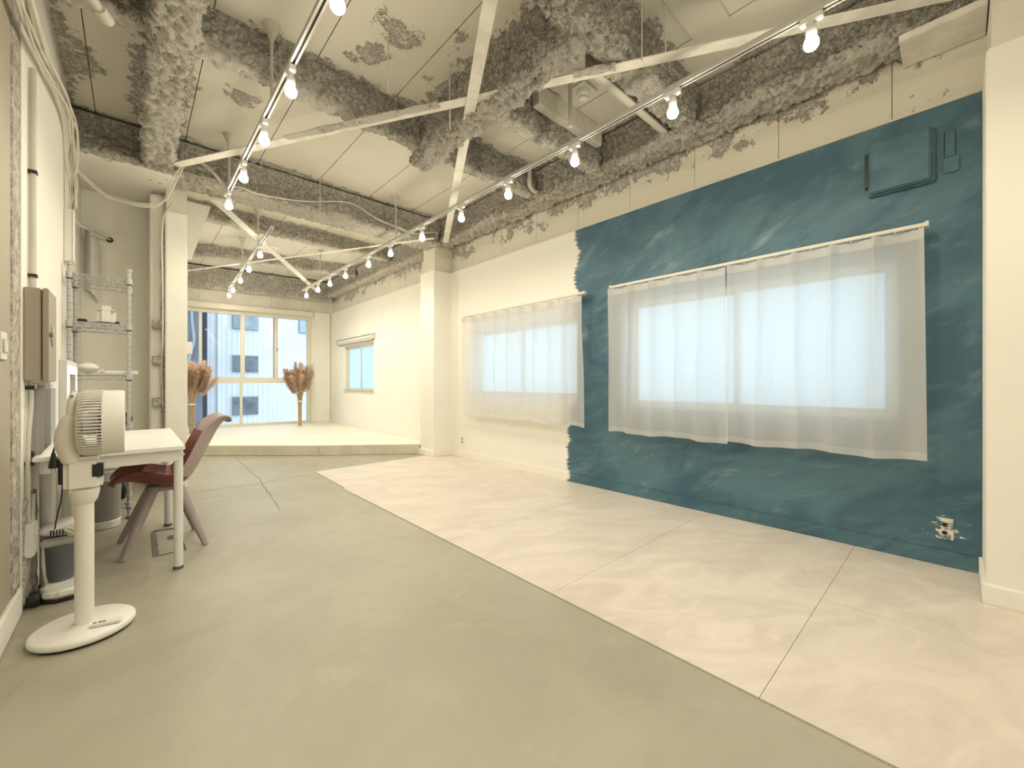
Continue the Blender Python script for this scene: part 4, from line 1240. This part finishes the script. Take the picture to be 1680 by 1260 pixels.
MB().tube([(-.318, 3.0, .245), (-.316, 3.0, .15), (-.305, 3.0, .05)], .009, 8).build('hose', M['white'], t)
hd = MB().prism([(-.325, 2.90), (-.27, 2.865), (-.19, 2.87), (-.16, 2.92), (-.165, 3.10), (-.325, 3.10)], .018, .068).build('floor_head', M['white'], t, bevel=.016, seg=3)
MB().prism([(-.32, 2.905), (-.268, 2.872), (-.192, 2.877), (-.166, 2.925), (-.17, 3.09), (-.32, 3.09)], .004, .02).build('bumper', M['dark'], hd, bevel=.002)
MB().lathe([(.01, -.018), (.032, -.016), (.036, 0), (.032, .016), (.01, .018)], (-.335, 2.905, .036), 'x', 22).build('wheel', M['dark'], t)
mb = MB()
for k in range(6):
    P = [(-.212 + .035 * math.cos(a * .5236 + k) * (.7 + .05 * k), 2.945 - .004 * k, .315 + .026 * math.sin(a * .5236 + k * .6)) for a in range(13)]
    mb.tube(P, .0048, 7)
mb.build('coiled_cord', M['cable'], t)

# breaker box, trunking and switch on the left wall
t = thing('breaker_box', 'tan metal breaker box on the left wall', 'breaker box', (XL, 3.0, 1.05))
MB().box(XL, -.316, 2.905, 3.17, 1.048, 1.483).build('housing', M['tan'], t, bevel=.004)
dd = MB().box(-.312, -.292, 2.903, 3.172, 1.046, 1.485).build('cover', M['tan'], t, bevel=.004)
MB().lathe([(.05, 0), (.052, .003), (.045, .006)], (-.292, 3.03, 1.27), 'x', 28).build('round_badge', M['mauve'], dd)
MB().lathe([(.012, 0), (.012, .012)], (-.292, 2.93, 1.27), 'x', 12).build('latch', M['greygasket'], dd)
t = thing('cable_conduit', 'vertical pale conduit running up to the breaker box', 'conduit', (XL, 3.03, 1.48))
MB().tube([(-.355, 3.03, 1.485), (-.355, 3.03, 2.40), (-.355, 3.035, 2.56)], .012, 10).build('tube', M['conduit'], t)
for z in (1.55, 2.05): MB().box(XL, -.34, 3.012, 3.048, z, z + .014).build('clamp', M['dark'], t)
t = thing('conduit_run', 'pale conduit with black clip below the breaker box', 'conduit', (XL, 2.93, .4))
MB().tube(smooth_path([(-.355, 2.96, 1.05), (-.352, 2.96, .95), (-.358, 2.93, .75), (-.358, 2.93, .397)]), .008, 8).build('tube', M['conduit'], t)
for z in (.665, 1.02): MB().box(XL, -.342, 2.935 if z < 1 else 2.95, 2.955 if z < 1 else 2.975, z - .012, z + .006).build('clip', M['dark'], t)
t = thing('junction_box', 'white junction box low on the left wall', 'junction box', (XL, 2.92, .24))
MB().box(XL, -.335, 2.885, 2.99, .235, .39).build('box', M['white'], t, bevel=.006)
MB().box(-.336, -.331, 2.90, 2.975, .25, .375).build('lid', M['white'], t, bevel=.002)
MB().tube(smooth_path([(-.352, 2.97, .39), (-.35, 2.98, .47), (-.352, 3.02, .50), (-.355, 3.03, .42), (-.355, 3.03, .30)]), .007, 8).build('loop', M['conduit'], t)
t = thing('cable_trunking', 'vertical white trunking above the wire rack', 'trunking', (XL, 4.45, 1.95))
MB().box(XL, -.325, 4.40, 4.50, 1.93, 2.31).build('duct', M['wall'], t, bevel=.003)
MB().box(-.326, -.32, 4.395, 4.505, 1.93, 2.312).build('lid', M['wall'], t, bevel=.002)
t = thing('curved_sheet', 'curled white sheet fixed to the recess wall above the rack', 'sheet', (-.28, 5.78, 2.1))
MB().grid(lambda u, v: (-.345 + .10 * u, 5.78 - .10 * math.sin(math.pi * u) * (.4 + .6 * v), 1.95 + .60 * v - .12 * u * u), 10, 14).build('sheet', M['paper'], t, angle=80)
t = thing('wall_hole_cable', 'black ringed cable hole in the recess wall', 'cable', (-.18, 5.79, 2.4))
MB().lathe([(.022, -.012), (.026, -.01), (.026, 0)], (-.17, 5.799, 2.48), 'y', 16).build('grommet', M['dark'], t)
MB().tube(smooth_path([(-.335, 4.55, 2.30), (-.32, 5.0, 2.36), (-.27, 5.5, 2.46), (-.17, 5.78, 2.48)]), .009, 8).build('cable', M['cable'], t)

# ---- cable bundles
def bundle(label, pts, n, r, jit, name='cable_bundle', clip=None):
    t = thing(name, label, 'cables', pts[0])
    for k in range(n):
        rnd = random.Random(k * 7 + len(pts))
        P = [Vector(p) + Vector((rnd.uniform(-jit, jit), rnd.uniform(-jit, jit), rnd.uniform(-jit, jit))) for p in pts]
        MB().tube(smooth_path(P, 7), r, 7).build('cable', M['cable'], t)
    return t
bundle('thick bundle of pale cables down the upper left wall', [(-.325, 1.95, 2.72), (-.322, 2.35, 2.60), (-.32, 2.75, 2.58), (-.318, 3.3, 2.70), (-.315, 3.85, 2.82), (-.315, 4.30, 2.84), (-.322, 4.43, 2.68), (-.32, 4.44, 2.48), (-.33, 4.45, 2.33)], 9, .0065, .022)
bundle('pale cables sagging under the soffit toward the left track', [(-.33, 4.45, 2.66), (-.2, 4.75, 2.60), (-.05, 4.78, 2.575), (.106, 4.78, 2.585), (.20, 4.78, 2.65), (.27, 4.76, 2.85), (.34, 4.72, 3.02), (.45, 4.70, 3.05), (.55, 4.66, 2.97), (.64, 4.62, 2.84)], 4, .0045, .014)
bundle('pale cables draped along the broad cross beam', [(.66, 4.60, 2.86), (.78, 4.78, 2.96), (.97, 4.80, 2.955), (1.37, 4.80, 3.01), (1.83, 4.80, 3.13), (2.05, 4.80, 3.09), (2.2, 4.80, 3.04), (2.45, 4.79, 3.0), (2.70, 4.78, 2.98), (2.95, 4.78, 3.06), (3.06, 4.80, 3.07)], 3, .004, .010)
bundle('pale cable running down the narrow post', [(.27, 4.78, 2.66), (.215, 5.0, 2.60), (.205, 5.17, 2.45), (.21, 5.185, 2.0), (.213, 5.187, 1.5), (.208, 5.30, 1.2), (.22, 5.30, .8)], 2, .006, .004)
bundle('pale cables looping at the boxed pillar head', [(3.03, 4.80, 3.06), (3.08, 4.88, 2.98), (3.13, 4.93, 2.90), (3.33, 4.95, 2.80), (3.36, 4.945, 2.64)], 2, .0045, .008)
# pipes in the upper left corner
t = thing('pipe_run', 'fat white pipe with elbow in the upper left corner', 'pipe', (-.27, 2.5, 2.7))
MB().tube(smooth_path([(-.25, 2.35, 3.29), (-.25, 2.38, 2.95), (-.25, 2.42, 2.80), (-.27, 2.50, 2.72), (-.30, 2.62, 2.68)], 6), .032, 16).build('pipe', M['conduit'], t)
MB().tube(smooth_path([(-.25, 2.44, 2.79), (-.17, 2.62, 2.80), (-.10, 2.78, 2.80)], 6), .022, 14).build('branch', M['conduit'], t)
MB().cyl((-.12, 2.73, 2.80), (-.09, 2.80, 2.80), .028).build('socket', M['conduit'], t)
t = thing('pipe_run', 'horizontal white pipe under the slab at the upper left edge', 'pipe', (-.1, 2.5, 3.1))
MB().tube([(-.36, 2.55, 3.12), (.045, 2.58, 3.12)], .022, 14).build('pipe', M['conduit'], t)
MB().cyl((-.02, 2.575, 3.08), (-.02, 2.575, 3.29), .02).build('riser', M['conduit'], t)
MB().tube(smooth_path([(-.02, 2.56, 3.09), (-.03, 2.60, 3.02), (-.11, 2.66, 2.97), (-.16, 2.70, 2.90), (-.25, 2.74, 2.86), (-.32, 2.76, 2.80)], 6), .006, 7).build('cable', M['cable'], t)

# floor hatch beneath the chair
t = thing('floor_hatch', 'worn dark floor hatch frame under the chair', 'hatch', (.17, 3.55, 0))
h4 = [on_z(*p) for p in ((252, 872), (292, 866), (305, 902), (256, 913))]
for k in range(4):
    a, b = Vector(h4[k]), Vector(h4[(k + 1) % 4])
    MB().bar(a + Vector((0, 0, .002)), b + Vector((0, 0, .002)), .028 if k in (0, 3) else .006, .004).build('frame_strip', M['hatch'] if k in (0, 3) else M['crack'], t)
q = on_z(284, 882); MB().lathe([(.03, .0), (.03, .008), (.02, .016), (.012, .022)], (q[0], q[1], 0), n=16).build('cap', M['silver'], t)

# ================================================================== PAMPAS BUNDLES
def plume_mesh(seed):
    rnd = random.Random(seed); vs, fs = [], []
    for i in range(520):
        s = rnd.random()
        z = .40 * s
        a = rnd.uniform(0, 2 * math.pi)
        ln = .115 * math.sin(math.pi * min(1, .12 + .80 * s)) ** .6 * rnd.uniform(.6, 1.1)
        d = Vector((math.cos(a), math.sin(a), rnd.uniform(.5, 1.5))).normalized()
        b = Vector((rnd.uniform(-.006, .006), rnd.uniform(-.006, .006), z))
        sd = d.cross(Vector((0, 0, 1))).normalized() * .0034
        mid = b + d * ln * .55
        e = b + d * ln + Vector((math.cos(a), math.sin(a), -.5)) * ln * .28
        k = len(vs); vs += [b - sd * .4, b + sd * .4, mid + sd, mid - sd, e]
        fs += [(k, k + 1, k + 2, k + 3), (k + 3, k + 2, k + 4)]
    me = bpy.data.meshes.new('plume'); me.from_pydata([tuple(v) for v in vs], [], fs); me.materials.append(M['plume'])
    return me
PM = [plume_mesh(k) for k in range(4)]
def pampas(label, base, seed, group='pampas bundles by the tall window'):
    rnd = random.Random(seed); B = Vector(base)
    t = thing('pampas_bundle', label, 'dried grass', base, group=group)
    mb = MB()
    tops = []
    for k in range(46):
        a = rnd.uniform(0, 2 * math.pi); r = math.sqrt(rnd.random())
        tip = B + Vector((.185 * r * math.cos(a), .185 * r * math.sin(a), rnd.uniform(.80, .98) - .10 * r))
        st_ = B + Vector((.035 * r * math.cos(a), .035 * r * math.sin(a), .0))
        md = B + Vector((.055 * r * math.cos(a), .055 * r * math.sin(a), .62))
        P = smooth_path([st_, md, tip], 5)
        mb.tube(P, .0042, 5); tops.append((tip, (tip - md).normalized()))
    mb.build('stalks', M['stalk'], t, kind=None)
    MB().lathe([(.048, .50), (.056, .505), (.057, .52), (.05, .525)], B, n=24).build('tie', M['paper'], t)
    MB().lathe([(.06, 0), (.062, .006), (.04, .012)], B, n=24).build('foot', M['stalk'], t)
    for k, (tip, d) in enumerate(tops):
        o = bpy.data.objects.new('plume', PM[k % 4]); C.objects.link(o); o.parent = t
        d2 = (d * .55 + Vector((rnd.uniform(-.12, .12), rnd.uniform(-.12, .12), .45))).normalized()
        q = Vector((0, 0, 1)).rotation_difference(d2)
        o.location = tip - B - d2 * .08; o.rotation_mode = 'QUATERNION'; o.rotation_quaternion = q
        s = rnd.uniform(.85, 1.2); o.scale = (s, s, s)
    return t
pampas('bundle of dried pampas grass right of the tall window', (2.55, 9.25, ZP), 1)
pampas('bundle of dried pampas grass partly behind the narrow post', (.765, 9.20, ZP), 2)
